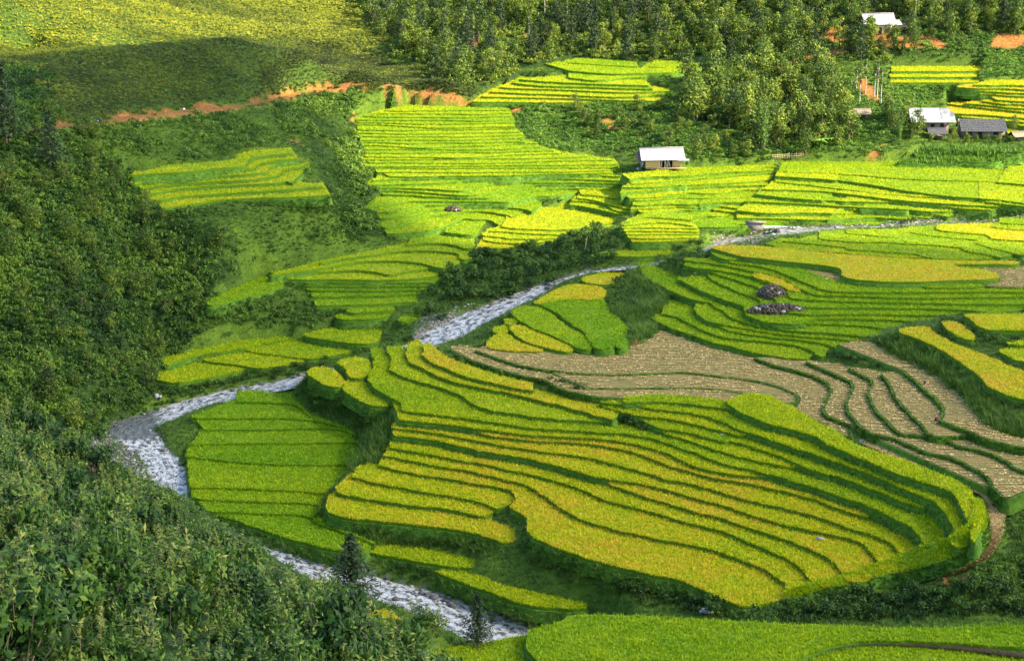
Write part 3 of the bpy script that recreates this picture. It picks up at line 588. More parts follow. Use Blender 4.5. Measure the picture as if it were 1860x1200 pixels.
# ------------------------------------------------------------------ mesh helpers
def mesh(name, V, T, mats, attrs=None, midx=None, smooth=False):
    me = bpy.data.meshes.new(name); V = np.asarray(V, np.float32); T = np.asarray(T, np.int32); k = T.shape[1]
    me.vertices.add(len(V)); me.vertices.foreach_set('co', V.ravel())
    me.loops.add(T.size); me.loops.foreach_set('vertex_index', T.ravel())
    me.polygons.add(len(T)); me.polygons.foreach_set('loop_start', np.arange(0, T.size, k, dtype=np.int32))
    for m in (mats if isinstance(mats, (list, tuple)) else [mats]): me.materials.append(m)
    if midx is not None: me.polygons.foreach_set('material_index', np.asarray(midx, np.int32))
    if smooth: me.polygons.foreach_set('use_smooth', np.ones(len(T), bool))
    for a, v in (attrs or {}).items():
        at = me.attributes.new(a, 'FLOAT', 'POINT'); at.data.foreach_set('value', np.asarray(v, np.float32))
    me.update(calc_edges=True); return me
def link(name, data, parent=None, loc=None, **props):
    o = bpy.data.objects.new(name, data); COL.objects.link(o)
    if parent is not None: o.parent = parent
    if loc is not None: o.location = loc
    for a, v in props.items(): o[a] = v
    return o
def thing(name, label, cat, loc=(0, 0, 0), rz=0, group=None):
    o = link(name, None, None, loc); o.rotation_euler.z = rz; o.empty_display_size = .2
    o['label'] = label; o['category'] = cat
    if group: o['group'] = group
    return o
class Geo:                                  # collects triangles / quads (as triangles) of one mesh
    def __init__(s): s.V = []; s.T = []; s.A = []; s.M = []; s.n = 0
    def add(s, V, T, tint=.5, mi=0):
        V = np.asarray(V, float).reshape(-1, 3); T = np.asarray(T, int)
        if T.shape[1] == 4: T = np.concatenate([T[:, [0, 1, 2]], T[:, [0, 2, 3]]])
        s.V.append(V); s.T.append(T+s.n); s.A.append(np.broadcast_to(np.asarray(tint, float), (len(V),)).copy()); s.M.append(np.full(len(T), mi)); s.n += len(V)
    def mesh(s, name, mats, smooth=False):
        return mesh(name, np.concatenate(s.V), np.concatenate(s.T), mats, {'tint': np.concatenate(s.A)}, np.concatenate(s.M), smooth)
def tris_in(loop2):
    """triangles filling a closed 2-D loop"""
    n = len(loop2)
    vs, _, fs, *_r = delaunay_2d_cdt([Vector((float(a), float(b))) for a, b in loop2], [(i, (i+1) % n) for i in range(n)], [], 1, 1e-4)
    return np.array([(v.x, v.y) for v in vs]), np.array([list(t) for t in fs if len(t) == 3], int).reshape(-1, 3)
def sample_tris(V, T, n, rng):
    a, b, c = V[T[:, 0]], V[T[:, 1]], V[T[:, 2]]
    ar = np.abs((b[:, 0]-a[:, 0])*(c[:, 1]-a[:, 1])-(b[:, 1]-a[:, 1])*(c[:, 0]-a[:, 0]))/2
    if ar.sum() <= 0: return np.zeros((0, 2))
    i = rng.choice(len(T), n, p=ar/ar.sum()); u = rng.random(n); v = rng.random(n); s = u+v > 1; u[s] = 1-u[s]; v[s] = 1-v[s]
    return a[i]+(b[i]-a[i])*u[:, None]+(c[i]-a[i])*v[:, None]
def tufts(P, h, w, nb, rng, lean=.6, down=0.):
    """nb narrow leaning blades at every point of P"""
    n = len(P); Vs = []; R = []
    h = np.broadcast_to(h, (n,)); rn = rng.random(n)
    for b in range(nb):
        a = rng.random(n)*2*np.pi; dx = np.cos(a); dy = np.sin(a); hh = h*(.6+.6*rng.random(n)); ww = w*(.7+.6*rng.random(n))
        o = P+np.stack([dx, dy, 0*dx], -1)*(w*.6)[..., None] if np.ndim(w) else P+np.stack([dx, dy, 0*dx], -1)*w*.6
        s = np.stack([-dy, dx, 0*dx], -1)*(ww/2)[:, None]
        tip = o+np.stack([dx*lean*hh, dy*lean*hh, hh], -1)
        o = o-np.array([0, 0, 1.])*down
        Vs.append(np.stack([o-s, o+s, tip], 1)); R.append(np.repeat(np.clip(rn+rng.normal(0, .2, n), 0, 1)[:, None], 3, 1)+np.array([-.15, -.15, .2]))
    V = np.concatenate(Vs).reshape(-1, 3); return V, np.arange(len(V)).reshape(-1, 3), np.concatenate(R).ravel()

# ------------------------------------------------------------------ ground object
PX, PY, PD = proj(np.stack([X, Y, H], -1))
SOIL = ["P 95,233 120,213 140,222 170,222 190,212 235,204 290,200 330,196 350,188 370,183 400,193 440,188 485,172 530,162 560,160 600,154 640,148 655,151 700,153 760,161 850,170 854,183 800,181 700,172 640,166 560,170 530,180 450,198 350,210 240,224 170,228 120,234",
 "P 1482,58 1510,48 1530,50 1570,60 1640,58 1700,68 1724,85 1640,90 1560,84 1500,74", "P 1795,90 1810,62 1870,66 1870,86", "P 1385,122 1450,106 1530,88 1545,98 1470,114 1400,127", "P 1552,150 1570,140 1590,165 1606,180 1590,190 1560,168",
 "P 732,76 760,64 760,82", "P 780,84 800,66 815,62 840,84", "P 850,84 856,58 868,58 868,84", "P 990,80 995,54 1006,54 1004,82", "P 955,62 980,56 982,70 956,70", "P 1560,280 1605,260 1608,276 1600,282", "P 1090,210 1120,208 1125,235 1105,240", "P 1140,240 1165,245 1165,256 1145,252",
 "P 914,196 945,196 955,206 925,206", "P 922,248 945,246 950,254 928,254", "P 520,254 545,256 548,266 530,264", "P 636,206 650,206 652,220 640,220", "P 1280,316 1345,314 1345,319 1280,320", "P 1650,1012 1700,1000 1760,1030 1760,1056 1720,1060 1690,1045", "P 1480,290 1500,280 1500,290"]
STONE = ["P 140,800 190,790 235,786 246,830 262,880 240,890 200,850", "P 745,635 750,590 775,568 800,572 828,560 830,575 795,600 780,630", "P 1285,432 1320,424 1370,414 1398,432 1370,444 1300,444", "P 400,985 440,970 500,1010 560,1030 520,1030 430,1005", "P 1395,416 1460,408 1560,402 1700,398 1860,392 1860,400 1600,412 1450,420", "P 395,715 470,700 560,692 560,700 470,712", "P 640,1030 700,1060 690,1070 610,1045"]
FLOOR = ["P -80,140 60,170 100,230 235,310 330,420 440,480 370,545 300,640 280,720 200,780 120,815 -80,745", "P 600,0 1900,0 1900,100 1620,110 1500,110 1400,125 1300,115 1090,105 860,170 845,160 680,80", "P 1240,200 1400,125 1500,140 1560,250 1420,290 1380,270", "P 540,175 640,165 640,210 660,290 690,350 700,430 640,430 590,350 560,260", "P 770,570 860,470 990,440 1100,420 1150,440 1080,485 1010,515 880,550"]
def cls(polys, dlo=0, dhi=1e9, near=None):
    m = np.zeros(X.shape, bool)
    for s in polys: m |= in_poly(PX, PY, L(s))
    return m & (PD > dlo) & (PD < dhi)
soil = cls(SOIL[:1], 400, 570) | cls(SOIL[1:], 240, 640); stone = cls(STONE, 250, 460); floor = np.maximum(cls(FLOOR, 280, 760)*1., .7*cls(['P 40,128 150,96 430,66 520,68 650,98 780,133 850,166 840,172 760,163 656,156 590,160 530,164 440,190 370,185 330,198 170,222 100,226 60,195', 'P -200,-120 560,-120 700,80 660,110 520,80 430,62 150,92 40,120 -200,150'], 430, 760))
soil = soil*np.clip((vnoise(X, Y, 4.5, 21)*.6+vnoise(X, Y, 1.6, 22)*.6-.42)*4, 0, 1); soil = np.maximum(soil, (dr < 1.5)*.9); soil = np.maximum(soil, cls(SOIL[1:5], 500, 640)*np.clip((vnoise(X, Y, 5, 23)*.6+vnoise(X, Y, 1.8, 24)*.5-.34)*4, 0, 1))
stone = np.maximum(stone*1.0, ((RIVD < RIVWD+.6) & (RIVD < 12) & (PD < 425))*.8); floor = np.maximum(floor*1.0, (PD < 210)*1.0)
ny, nx = X.shape
idx = np.arange(nx*ny).reshape(ny, nx); Q = np.stack([idx[:-1, :-1], idx[:-1, 1:], idx[1:, 1:], idx[1:, :-1]], -1).reshape(-1, 4)
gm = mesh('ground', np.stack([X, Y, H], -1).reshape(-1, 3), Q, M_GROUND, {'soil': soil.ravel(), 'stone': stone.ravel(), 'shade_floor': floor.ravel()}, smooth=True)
link('ground', gm, kind='structure')
# river surface: a ribbon following the bed
tg = np.gradient(RIV[:, :2], axis=0); tg /= np.hypot(tg[:, 0], tg[:, 1])[:, None]; nm = np.stack([-tg[:, 1], tg[:, 0]], -1)
cols = np.linspace(-1, 1, 9); rv = []
drop = np.abs(np.gradient(RIV[:, 2]))/np.maximum(.1, np.hypot(*np.gradient(RIV[:, :2], axis=0).T))
for i in range(len(RIV)):
    for c in cols:
        q = RIV[i, :2]+nm[i]*c*(RIV[i, 3]*1.25+.5); rv.append((q[0], q[1], RIV[i, 2]+.05*math.sin(i*1.7+c*3)))
k = len(cols); ii = np.arange(len(RIV)*k).reshape(-1, k); RQ_ = np.stack([ii[:-1, :-1], ii[:-1, 1:], ii[1:, 1:], ii[1:, :-1]], -1).reshape(-1, 4)
rp_, rq_, _ = proj(np.array(rv)); calm = (rq_ > 742) & (rq_ < 800) & (rp_ < 290)
link('river', mesh('river', rv, RQ_, M_WATER, {'rough': np.where(calm, .2, np.where(rp_ > 1170, .45, 1.)), 'along': np.repeat(np.cumsum(np.r_[0, np.hypot(*np.diff(RIV[:, :2], axis=0).T)]), k), 'across': (cols[None, :]*RIV[:, 3:4]).ravel()}, smooth=True), kind='structure')

# ------------------------------------------------------------------ fields
ORD = 'zeroth first second third fourth fifth sixth seventh eighth ninth tenth eleventh twelfth thirteenth fourteenth fifteenth sixteenth seventeenth eighteenth nineteenth'.split()
def ordw(n):
    if n < 20: return ORD[n]
    if n == 20: return 'twentieth'
    if n < 30: return 'twenty-'+ORD[n-20]
    if n == 30: return 'thirtieth'
    return 'thirty-'+ORD[n-30]
def colword(r):
    return 'deep green' if r < .25 else 'green' if r < .42 else 'yellowish green' if r < .6 else 'golden green' if r < .8 else 'golden yellow'
from collections import Counter
zc = Counter(); NT = 0
seen = Counter()
for f in FIELDS:
    lp, P, z, kind = f['loop'], f['P'], f['z'], f['kind']; rng = np.random.default_rng(len(lp)*31+int(z*10)+NT)
    V2, T = tris_in(P[:, :2])
    if len(T) == 0: continue
    cen = P[:, :2].mean(0); dist = math.hypot(*cen); area = sum(abs(np.cross(V2[t[1]]-V2[t[0]], V2[t[2]]-V2[t[0]]))/2 for t in T)
    zone = f['zone']; zc[zone] += 1
    nm_ = dict(rice='rice_terrace', straw='stubble_terrace', maize='maize_plot')[kind]
    cat = dict(rice='rice field', straw='stubble field', maize='maize field')[kind]
    if f['label']: lab = f['label']; grp = None
    else:
        wd_ = dict(rice=colword(f['ripe'])+' rice strip', straw='tan cut stubble strip', maize='strip of tall green maize')[kind]
        lab = f"{wd_}, {ordw(zc[zone])} up from the bottom of {zone}"; grp = {'the harvested ground': 'stubble strips of the harvested ground'}.get(zone, 'crop strips of '+zone)
    c3 = (float(cen[0]), float(cen[1]), z-CROPH[kind])
    root = thing(nm_, lab, cat, c3, 0, grp); off = np.array([*c3])
    ccw = np.sum(P[:, 0]*np.roll(P[:, 1], -1)-P[:, 1]*np.roll(P[:, 0], -1)) > 0
    tgv = np.roll(P[:, :2], -1, 0)-np.roll(P[:, :2], 1, 0); tgv /= np.maximum(1e-6, np.hypot(tgv[:, 0], tgv[:, 1]))[:, None]
    on = np.stack([tgv[:, 1], -tgv[:, 0]], -1)*(1 if ccw else -1)
    def ring(zz, o): return np.c_[P[:, :2]+on*o, np.full(len(P), zz)]
    m = len(P); a = np.arange(m); b = (a+1) % m
    def skirt(r0, r1): return np.concatenate([r0, r1]), np.stack([a, a+m, b+m, b], -1)
    G = Geo()
    ch = CROPH[kind]
    topz = z-(.2 if kind == 'rice' else 0)
    if kind == 'maize': topz = z-1.2
    G.add(np.c_[V2, np.full(len(V2), topz)]-off, T, .3, 0)
    dens_ = 11 if dist < 330 else 7 if dist < 400 else 4
    if kind == 'rice':
        n_ = int(min(area*dens_, 30000)); p2 = sample_tris(V2, T, n_, rng)
        Vt, Tt, Rt = tufts(np.c_[p2, np.full(len(p2), z-.3)]-off, .5, .17, 3, rng, .38); G.add(Vt, Tt, Rt, 0)
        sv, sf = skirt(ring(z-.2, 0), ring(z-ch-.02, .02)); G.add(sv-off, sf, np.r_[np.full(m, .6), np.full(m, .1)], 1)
        # ragged edge of standing rice along the front
        fr = P[:f['nf']]; seg = np.hypot(*np.diff(fr[:, :2], axis=0).T); ln = seg.sum()
        if ln > 1:
            ne = int(ln*(7 if dist < 400 else 4)); s = rng.random(ne)*ln; cs = np.r_[0, np.cumsum(seg)]
            ex_ = np.stack([np.interp(s, cs, fr[:, 0]), np.interp(s, cs, fr[:, 1])], -1); onx = np.stack([np.interp(s, cs, on[:f['nf'], 0]), np.interp(s, cs, on[:f['nf'], 1])], -1)
            pe = np.c_[ex_+onx*rng.normal(.02, .08, (ne, 1)), z-.45+rng.random(ne)*.2]
            Vt, Tt, Rt = tufts(pe-off, .36, .16, 3, rng, .45); G.add(Vt, Tt, Rt, 0)
    elif kind == 'straw':
        n_ = int(min(area*7, 50000)); p2 = sample_tris(V2, T, n_, rng)
        keepm = (((p2[:, 1]*.62+p2[:, 0]*.10+2.6*vnoise(p2[:, 0]+600, p2[:, 1], 9, 5)+.7*vnoise(p2[:, 0]+600, p2[:, 1], 2.2, 6)) % 1.) < .36) & (vnoise(p2[:, 0]+600, p2[:, 1], 3.1, 7) > .25); p2 = p2[keepm]
        Vt, Tt, Rt = tufts(np.c_[p2, np.full(len(p2), z+.03)]-off, .16, .2, 3, rng, 2.4); G.add(Vt, Tt, Rt, 2)
        sv, sf = skirt(ring(z, 0), ring(z-ch-.05, .02)); G.add(sv-off, sf, .3, 0)
    else:
        n_ = int(area*3); p2 = sample_tris(V2, T, n_, rng)
        Vt, Tt, Rt = tufts(np.c_[p2, np.full(len(p2), z-1.4)]-off, 1.3, .3, 5, rng, .45); G.add(Vt, Tt, Rt, 2)
        sv, sf = skirt(ring(topz, 0), ring(z-ch-.02, .02)); G.add(sv-off, sf, .3, 0)
    if kind == 'rice':
        A_ = np.concatenate(G.A); Vall = np.concatenate(G.V)
        me = mesh('rice_crop', Vall, np.concatenate(G.T), [M_RICE, M_STALK], {'ripe': np.full(len(Vall), f['ripe']*.86+.04), 'rnd': A_}, np.concatenate(G.M))
        link('rice_crop', me, root)
    else:
        link('cut_straw' if kind == 'straw' else 'maize_crop', G.mesh(nm_, [M_STRAW if kind == 'straw' else M_BANK, M_STALK, M_SHEAF if kind == 'straw' else M_BLADE]), root)
    # grassy bank carrying the terrace
    B = Geo(); zb = z-ch+.03; dp = 2.0 if kind != 'straw' else 2.6
    r1, r2, r3 = ring(zb, -.1), ring(zb-.06, .28), ring(zb-dp, .75)
    for q0, q1 in ((r1, r2), (r2, r3)):
        sv, sf = skirt(q0, q1); B.add(sv-off, sf, .4, 0)
    fr = P[:f['nf']]; seg = np.hypot(*np.diff(fr[:, :2], axis=0).T); ln = seg.sum()
    ne = int(ln*(24 if dist < 400 else 11)*(1.6 if kind == 'straw' else 1)); s = rng.random(ne)*ln; cs = np.r_[0, np.cumsum(seg)]
    ex_ = np.stack([np.interp(s, cs, fr[:, 0]), np.interp(s, cs, fr[:, 1])], -1); onx = np.stack([np.interp(s, cs, on[:f['nf'], 0]), np.interp(s, cs, on[:f['nf'], 1])], -1)
    tt = rng.random(ne)**1.2; pe = np.c_[ex_+onx*(.2+.5*tt)[:, None], zb-.1-1.75*tt]
    Vt, Tt, Rt = tufts(pe-off, .3 if kind == 'rice' else .42, .16, 3, rng, .7); B.add(Vt, Tt, Rt*.9, 1)
    link('grass_bank', B.mesh('grass_bank', [M_BANK, M_BLADE]), root); NT += len(Tt)
print('fields', len(FIELDS), dict(zc))

for kd, lb, a_, b_ in STR:
    rng = np.random.default_rng(3); n = len(a_); m = 5; Gd = np.stack([a_*(1-t)+b_*t for t in np.linspace(0, 1, m)], 1); c3 = Gd.reshape(-1, 3).mean(0)-[0, 0, CROPH[kd]]
    root = thing('rice_terrace' if kd == 'rice' else 'stubble_terrace', lb, 'rice field' if kd == 'rice' else 'stubble field', tuple(float(v) for v in c3)); G = Geo(); ii = np.arange(n*m).reshape(n, m)
    q = np.stack([ii[:-1, :-1], ii[1:, :-1], ii[1:, 1:], ii[:-1, 1:]], -1).reshape(-1, 4); G.add((Gd-[0, 0, .2 if kd == 'rice' else 0]).reshape(-1, 3)-c3, q, .35, 0)
    u = rng.random(2600 if kd == 'rice' else 4200)*(n-1); v = rng.random(len(u)); k0 = u.astype(int); f_ = (u-k0)[:, None]; A_ = a_[k0]*(1-f_)+a_[k0+1]*f_; B_ = b_[k0]*(1-f_)+b_[k0+1]*f_; pp = A_*(1-v[:, None])+B_*v[:, None]-c3
    if kd == 'rice':
        Vt, Tt, Rt = tufts(pp-[0, 0, .3], .5, .17, 4, rng, .38); G.add(Vt, Tt, Rt, 0); Va = np.concatenate(G.V); me = mesh('rice_crop', Va, np.concatenate(G.T), [M_RICE], {'ripe': np.full(len(Va), .42), 'rnd': np.concatenate(G.A)}); link('rice_crop', me, root)
    else:
        Vt, Tt, Rt = tufts(pp+[0, 0, .03], .16, .22, 3, rng, 2.4); G.add(Vt, Tt, Rt, 1); link('cut_straw', G.mesh('cut_straw', [M_STRAW, M_SHEAF]), root)
    B = Geo(); r0 = b_-[0, 0, .15 if kd == 'rice' else .02]; o_ = unit2 = (b_-a_); o_ = o_/np.linalg.norm(o_[:, :2], axis=1)[:, None]*[1, 1, 0]; r1 = b_+o_*.7-[0, 0, 2.2]; jj = np.arange(n-1); B.add(np.concatenate([r0, r1])-c3, np.stack([jj, jj+n, jj+n+1, jj+1], -1), .4, 0)
    e = rng.random(1500)*(n-1); k0 = e.astype(int); f_ = (e-k0)[:, None]; t = rng.random((1500, 1)); pe = (r0[k0]*(1-f_)+r0[k0+1]*f_)*(1-t)+(r1[k0]*(1-f_)+r1[k0+1]*f_)*t-c3; Vt, Tt, Rt = tufts(pe, .45, .16, 3, rng, .7); B.add(Vt, Tt, Rt, 1); link('grass_bank', B.mesh('grass_bank', [M_BANK, M_BLADE]), root)
# brown ditch in the near field
M_MUD = plain('ditch_mud', (.05, .036, .018), .9, .5, 2.5, .2, 0, .5)
dl = np.array([[1408, 1218], [1440, 1196], [1500, 1172], [1560, 1163], [1640, 1163], [1740, 1171], [1860, 1186], [1935, 1196]], float); dl = chaikin(dl, 2); n = len(dl)
V = np.concatenate([at_z(dl[:, 0], dl[:, 1]-1, np.full(n, -5.62)), at_z(dl[:, 0], dl[:, 1]+8, np.full(n, -5.75)), at_z(dl[:, 0], dl[:, 1]+8, np.full(n, -6.6))]); j = np.arange(n-1)
link('path', mesh('path', V, np.concatenate([np.stack([j, j+1, j+1+n, j+n], -1), np.stack([j+n, j+1+n, j+1+2*n, j+2*n], -1)]), M_MUD), kind='structure')
# ------------------------------------------------------------------ vegetation
M_SHRUB = foliage('shrub_leaves', (.012, .032, .007), (.040, .095, .011), (.110, .185, .018))
M_SCRUB = foliage('hill_scrub', (.040, .055, .014), (.160, .195, .016), (.340, .350, .026), .3)
M_SLOPE = foliage('slope_leaves', (.016, .040, .008), (.058, .128, .013), (.150, .235, .022))
M_DOME = foliage('shaded_dome_scrub', (.026, .040, .012), (.085, .120, .016), (.225, .250, .024), .3)  # darker than hill_scrub: some of the dome's shade is put into this colour
M_TREE = foliage('tree_leaves', (.016, .038, .008), (.080, .138, .014), (.225, .270, .024))
M_CONIF = foliage('conifer_needles', (.008, .020, .007), (.024, .052, .013), (.060, .10, .020), .2)
M_NEAR = foliage('thicket_leaves', (.006, .024, .005), (.028, .080, .008), (.105, .185, .018), .3, (.19, .22, .04))
M_FERN = foliage('fern_fronds', (.008, .024, .008), (.02, .055, .012), (.05, .10, .022), .25)
M_TALL = foliage('tall_grass', (.020, .048, .009), (.052, .118, .012), (.115, .205, .020))
M_BAMB = foliage('bamboo_leaves', (.03, .08, .012), (.08, .175, .018), (.16, .27, .03))
M_BANA = foliage('banana_leaves', (.05, .14, .02), (.11, .27, .035), (.22, .40, .07))
M_BARK = plain('bark', (.13, .10, .07), .9, .35, 4); M_PALE = plain('pale_bark', (.34, .31, .25), .8, .3, 4)
def unit(v): return v/np.maximum(1e-9, np.linalg.norm(v, axis=-1, keepdims=True))
def leaves(G, P, N, l, w, rng, tint, mi=0, droop=0.):
    """diamond leaves at P facing N"""
    n = len(P); t = unit(np.cross(N, rng.normal(size=(n, 3)))); t[:, 2] -= droop; t = unit(t); s = unit(np.cross(N, t))
    l = np.broadcast_to(l, (n,))[:, None]*(.7+.6*rng.random((n, 1))); w = l*w
    nn = unit(np.cross(s, t)); V = np.stack([P-t*l*.5, P+s*w*.5+nn*l*.08, P+t*l*.5, P-s*w*.5+nn*l*.08], 1).reshape(-1, 3)
    i = np.arange(n)*4; G.add(V, np.concatenate([np.stack([i, i+1, i+2], -1), np.stack([i, i+2, i+3], -1)]), np.repeat(tint, 4), mi)
def tube(G, pts, rad, k=5, mi=0, tint=.5):
    pts = np.asarray(pts, float); rad = np.broadcast_to(rad, (len(pts),)); V = []
    d = unit(np.gradient(pts, axis=0)); a = unit(np.cross(d, np.array([.3, .9, .2]))); b = np.cross(d, a)
    for j in range(k): V.append(pts+(a*math.cos(j*2*math.pi/k)+b*math.sin(j*2*math.pi/k))*rad[:, None])
    V = np.stack(V, 1).reshape(-1, 3); T = []
    for i in range(len(pts)-1):
        for j in range(k): T.append((i*k+j, i*k+(j+1) % k, (i+1)*k+(j+1) % k, (i+1)*k+j))
    G.add(V, T, tint, mi)
def blob(n, lobes, rng, shell=.5):
    """points in a crown made of lobes (x,y,z,rx,rz); returns points, outward normals, per-leaf clump tint"""
    lobes = np.asarray(lobes, float); wt = lobes[:, 3]**2; i = rng.choice(len(lobes), n, p=wt/wt.sum())
    d = unit(rng.normal(size=(n, 3))); d[:, 2] = np.abs(d[:, 2])*np.where(rng.random(n) < .72, 1, -1); d = unit(d)
    r = (shell+(1-shell)*rng.random(n))[:, None]; L_ = lobes[i]
    P = L_[:, :3]+d*r*np.stack([L_[:, 3], L_[:, 3], L_[:, 4]], -1)
    lt = rng.normal(0, .13, len(lobes))[i]
    return P, unit(d+rng.normal(0, .55, (n, 3))), np.clip(.46+lt+rng.normal(0, .16, n), .02, .98)
def shrub_geo(rng, h, n, l, spread=1.0, stems=True, lobes=7):
    lb = []
    for k in range(lobes):
        a = rng.random()*6.28; r = spread*h*.42*math.sqrt(rng.random()); zz = h*(.35+.42*rng.random())*(1-.25*r/(h*.42*spread))
        lb.append((r*math.cos(a), r*math.sin(a), zz, h*(.2+.13*rng.random()), h*(.18+.1*rng.random())))
    G = Geo(); P, N, t = blob(n, lb, rng, .45); P[:, 2] = np.maximum(P[:, 2], .03*h); leaves(G, P, N, l, .48, rng, t, 0, .2)
    S = Geo()
    for q in lb:
        tube(S, [(0, 0, -.25), (q[0]*.4, q[1]*.4, q[2]*.5), (q[0], q[1], q[2])], [h*.018, h*.012, h*.004], 4)
    return G, S
R = lambda s: np.random.default_rng(s)
# prototypes (meshes only)
SH_MID = []
for k in range(6):
    rng = R(100+k); G, S = shrub_geo(rng, 2.2, 300, .34, 1.05+.3*rng.random())
    for i in range(len(S.T)): G.add(S.V[i], S.T[i]-int(S.T[i].min()), .3, 1) if False else None
    SH_MID.append(G.mesh('shrub_leaves', [M_SHRUB]))
SH_NEAR = []
for k in range(7):
    rng = R(200+k); G, S = shrub_geo(rng, 2.3, 1300, .19 if k % 2 else .26, 1.15, lobes=7)
    # upright shoots above the crown
    for q in range(8):
        a = rng.random()*6.28; r = 1.0*math.sqrt(rng.random()); base = np.array([r*math.cos(a), r*math.sin(a), 1.1+.5*rng.random()]); tip = base+np.array([rng.normal(0, .18), rng.normal(0, .18), .55+.5*rng.random()])
        tube(S, [(0, 0, .1), base*.6, base, (base+tip)/2, tip], [.02, .018, .014, .01, .004], 3); m = 22; u = rng.random(m)[:, None]
        leaves(G, base+(tip-base)*u+rng.normal(0, .05, (m, 3)), unit(rng.normal(0, .6, (m, 3))+[0, 0, 1]), .19, .36, rng, np.clip(.68+.22*u[:, 0]+rng.normal(0, .1, m), 0, 1))
    SH_NEAR.append((G.mesh('thicket_leaves', [M_NEAR]), S.mesh('stems', [M_BARK])))
FERN = []
for k in range(2):
    rng = R(300+k); G = Geo()
    for q in range(11):
        a = q*.571*1.1+rng.random(); ln = .9+.4*rng.random(); s = np.linspace(0, 1, 22); rise = .75+.3*rng.random()
        x = s*ln; zz = rise*np.sin(s*2.0)*.75; sp_ = np.stack([x*math.cos(a), x*math.sin(a), zz], -1); side = np.array([-math.sin(a), math.cos(a), 0]); V = []; T = []
        for i in range(1, 22):
            w = .24*math.sin(math.pi*min(1, .12+s[i]*.9))*ln
            for sg in (1, -1):
                b0 = sp_[i-1]; b1 = sp_[i-1]*.35+sp_[i]*.65; tp = sp_[i]+side*sg*w+(sp_[i]-sp_[i-1])*1.2+np.array([0, 0, -.25*w]); n_ = len(V); V += [b0, b1, tp]; T.append((n_, n_+1, n_+2))
        G.add(V, T, np.clip(.5+rng.normal(0, .15)+.2*np.linspace(0, 1, len(V)), 0, 1), 0)
    FERN.append(G.mesh('fronds', [M_FERN]))
def tree_proto(seed, h, cr, n, l, bare=.35, lobes=9, rad=None):
    rng = R(seed); lb = []
    for k in range(lobes):
        f = k/(lobes-1); zz = h*(bare+(1-bare)*(.12+.8*f)); prof = math.sin(math.pi*(.15+.75*f))**.7
        a = rng.random()*6.28; r = cr*prof*.55*math.sqrt(rng.random()); lb.append((r*math.cos(a), r*math.sin(a), zz, cr*(.36+.22*rng.random())*(.5+.5*prof), cr*(.3+.15*rng.random())))
    G = Geo(); P, N, t = blob(n, lb, rng, .4); leaves(G, P, N, l, .55, rng, t, 0, .25); S = Geo()
    rd = rad or h*.018
    tube(S, [(0, 0, -.6), (rng.normal(0, .1), rng.normal(0, .1), h*.35), (rng.normal(0, .2), rng.normal(0, .2), h*.9)], [rd, rd*.75, rd*.15], 6)
    for q in lb: tube(S, [(0, 0, q[2]-cr*.55), (q[0]*.6, q[1]*.6, q[2]-.2*cr), q[:3]], [rd*.5, rd*.3, rd*.1], 4)
    return G, S
BROAD = [tree_proto(400+k, 8.5, 3.7+.5*(k % 3), 900, .6, .04+.06*(k % 3)) for k in range(5)]
TALLT = [tree_proto(440+k, 13, 2.1, 420, .5, .5, 7) for k in range(2)]
_b = None
BROAD = [(g.mesh('crown', [M_TREE]), s.mesh('trunk', [M_BARK])) for g, s in BROAD]
TALLT = [(g.mesh("crown", [M_TREE]), s.mesh("trunk", [M_PALE])) for g, s in TALLT]
def conifer(seed, h, br, n, l, sparse=0.):
    rng = R(seed); G = Geo(); S = Geo(); tube(S, [(0, 0, -.6), (0, 0, h*.5), (0, 0, h*.99)], [h*.016, h*.01, h*.002], 6); P = []; t = []
    for k in range(n):
        f = (k+.5)/n; zz = h*(.1+.88*f); r = br*(1-f)**.8*(.75+.45*rng.random())+.12; a = k*2.4+rng.normal(0, .3); m = int(6+14*(1-f)); u = (np.arange(m)+.5)/m
        lift = .25*r*u-.38*r*u*u
        q = np.stack([np.cos(a)*r*u, np.sin(a)*r*u, zz+lift], -1)+rng.normal(0, .07*r+.03, (m, 3)); P.append(q); t.append(np.clip(rng.normal(.42, .14)+.25*u+rng.normal(0, .08, m), 0, 1))
        tube(S, [(0, 0, zz), (np.cos(a)*r*.9, np.sin(a)*r*.9, zz-.1*r)], [.03, .01], 3)
    P = np.concatenate(P); t = np.concatenate(t); N = unit(rng.normal(0, .5, P.shape)+[0, 0, 1]+P*[.2, .2, 0]); leaves(G, P, N, l, .42, rng, t, 0, .5)
    return G.mesh('crown', [M_CONIF]), S.mesh('trunk', [M_BARK])
CONIF = [conifer(500+k, 11, 2.1+.3*k, 52, .62) for k in range(3)]; CON_NEAR = conifer(510, 8, 2.3, 150, .42); CON_FAT = conifer(511, 13, 3.4, 90, .7)
def bamboo(seed, h, w, n):
    rng = R(seed); G = Geo(); S = Geo()
    for k in range(n):
        a = rng.random()*6.28; hh = h*(.6+.45*rng.random()); r0 = .5*rng.random()*w*.4; r1 = w*(.25+.75*rng.random()); s = np.linspace(0, 1, 7)
        rr = r0+(r1-r0)*s**2.2; c = np.stack([np.cos(a)*rr, np.sin(a)*rr, hh*(s-.10*s**4)], -1); tube(S, c, np.linspace(.05, .012, 7), 4)
        m = 46; u = .18+.82*rng.random(m); P = np.stack([np.interp(u, s, c[:, j]) for j in range(3)], -1)+rng.normal(0, .38, (m, 3)); leaves(G, P, unit(rng.normal(0, .6, (m, 3))+[np.cos(a), np.sin(a), .6]), .62, .3, rng, np.clip(.5+rng.normal(0, .2, m), 0, 1), 0, .7)
    return G.mesh('crown', [M_BAMB]), S.mesh('culms', [M_BARK])
BAMB = [bamboo(600+k, 11, 2.6, 22) for k in range(2)]
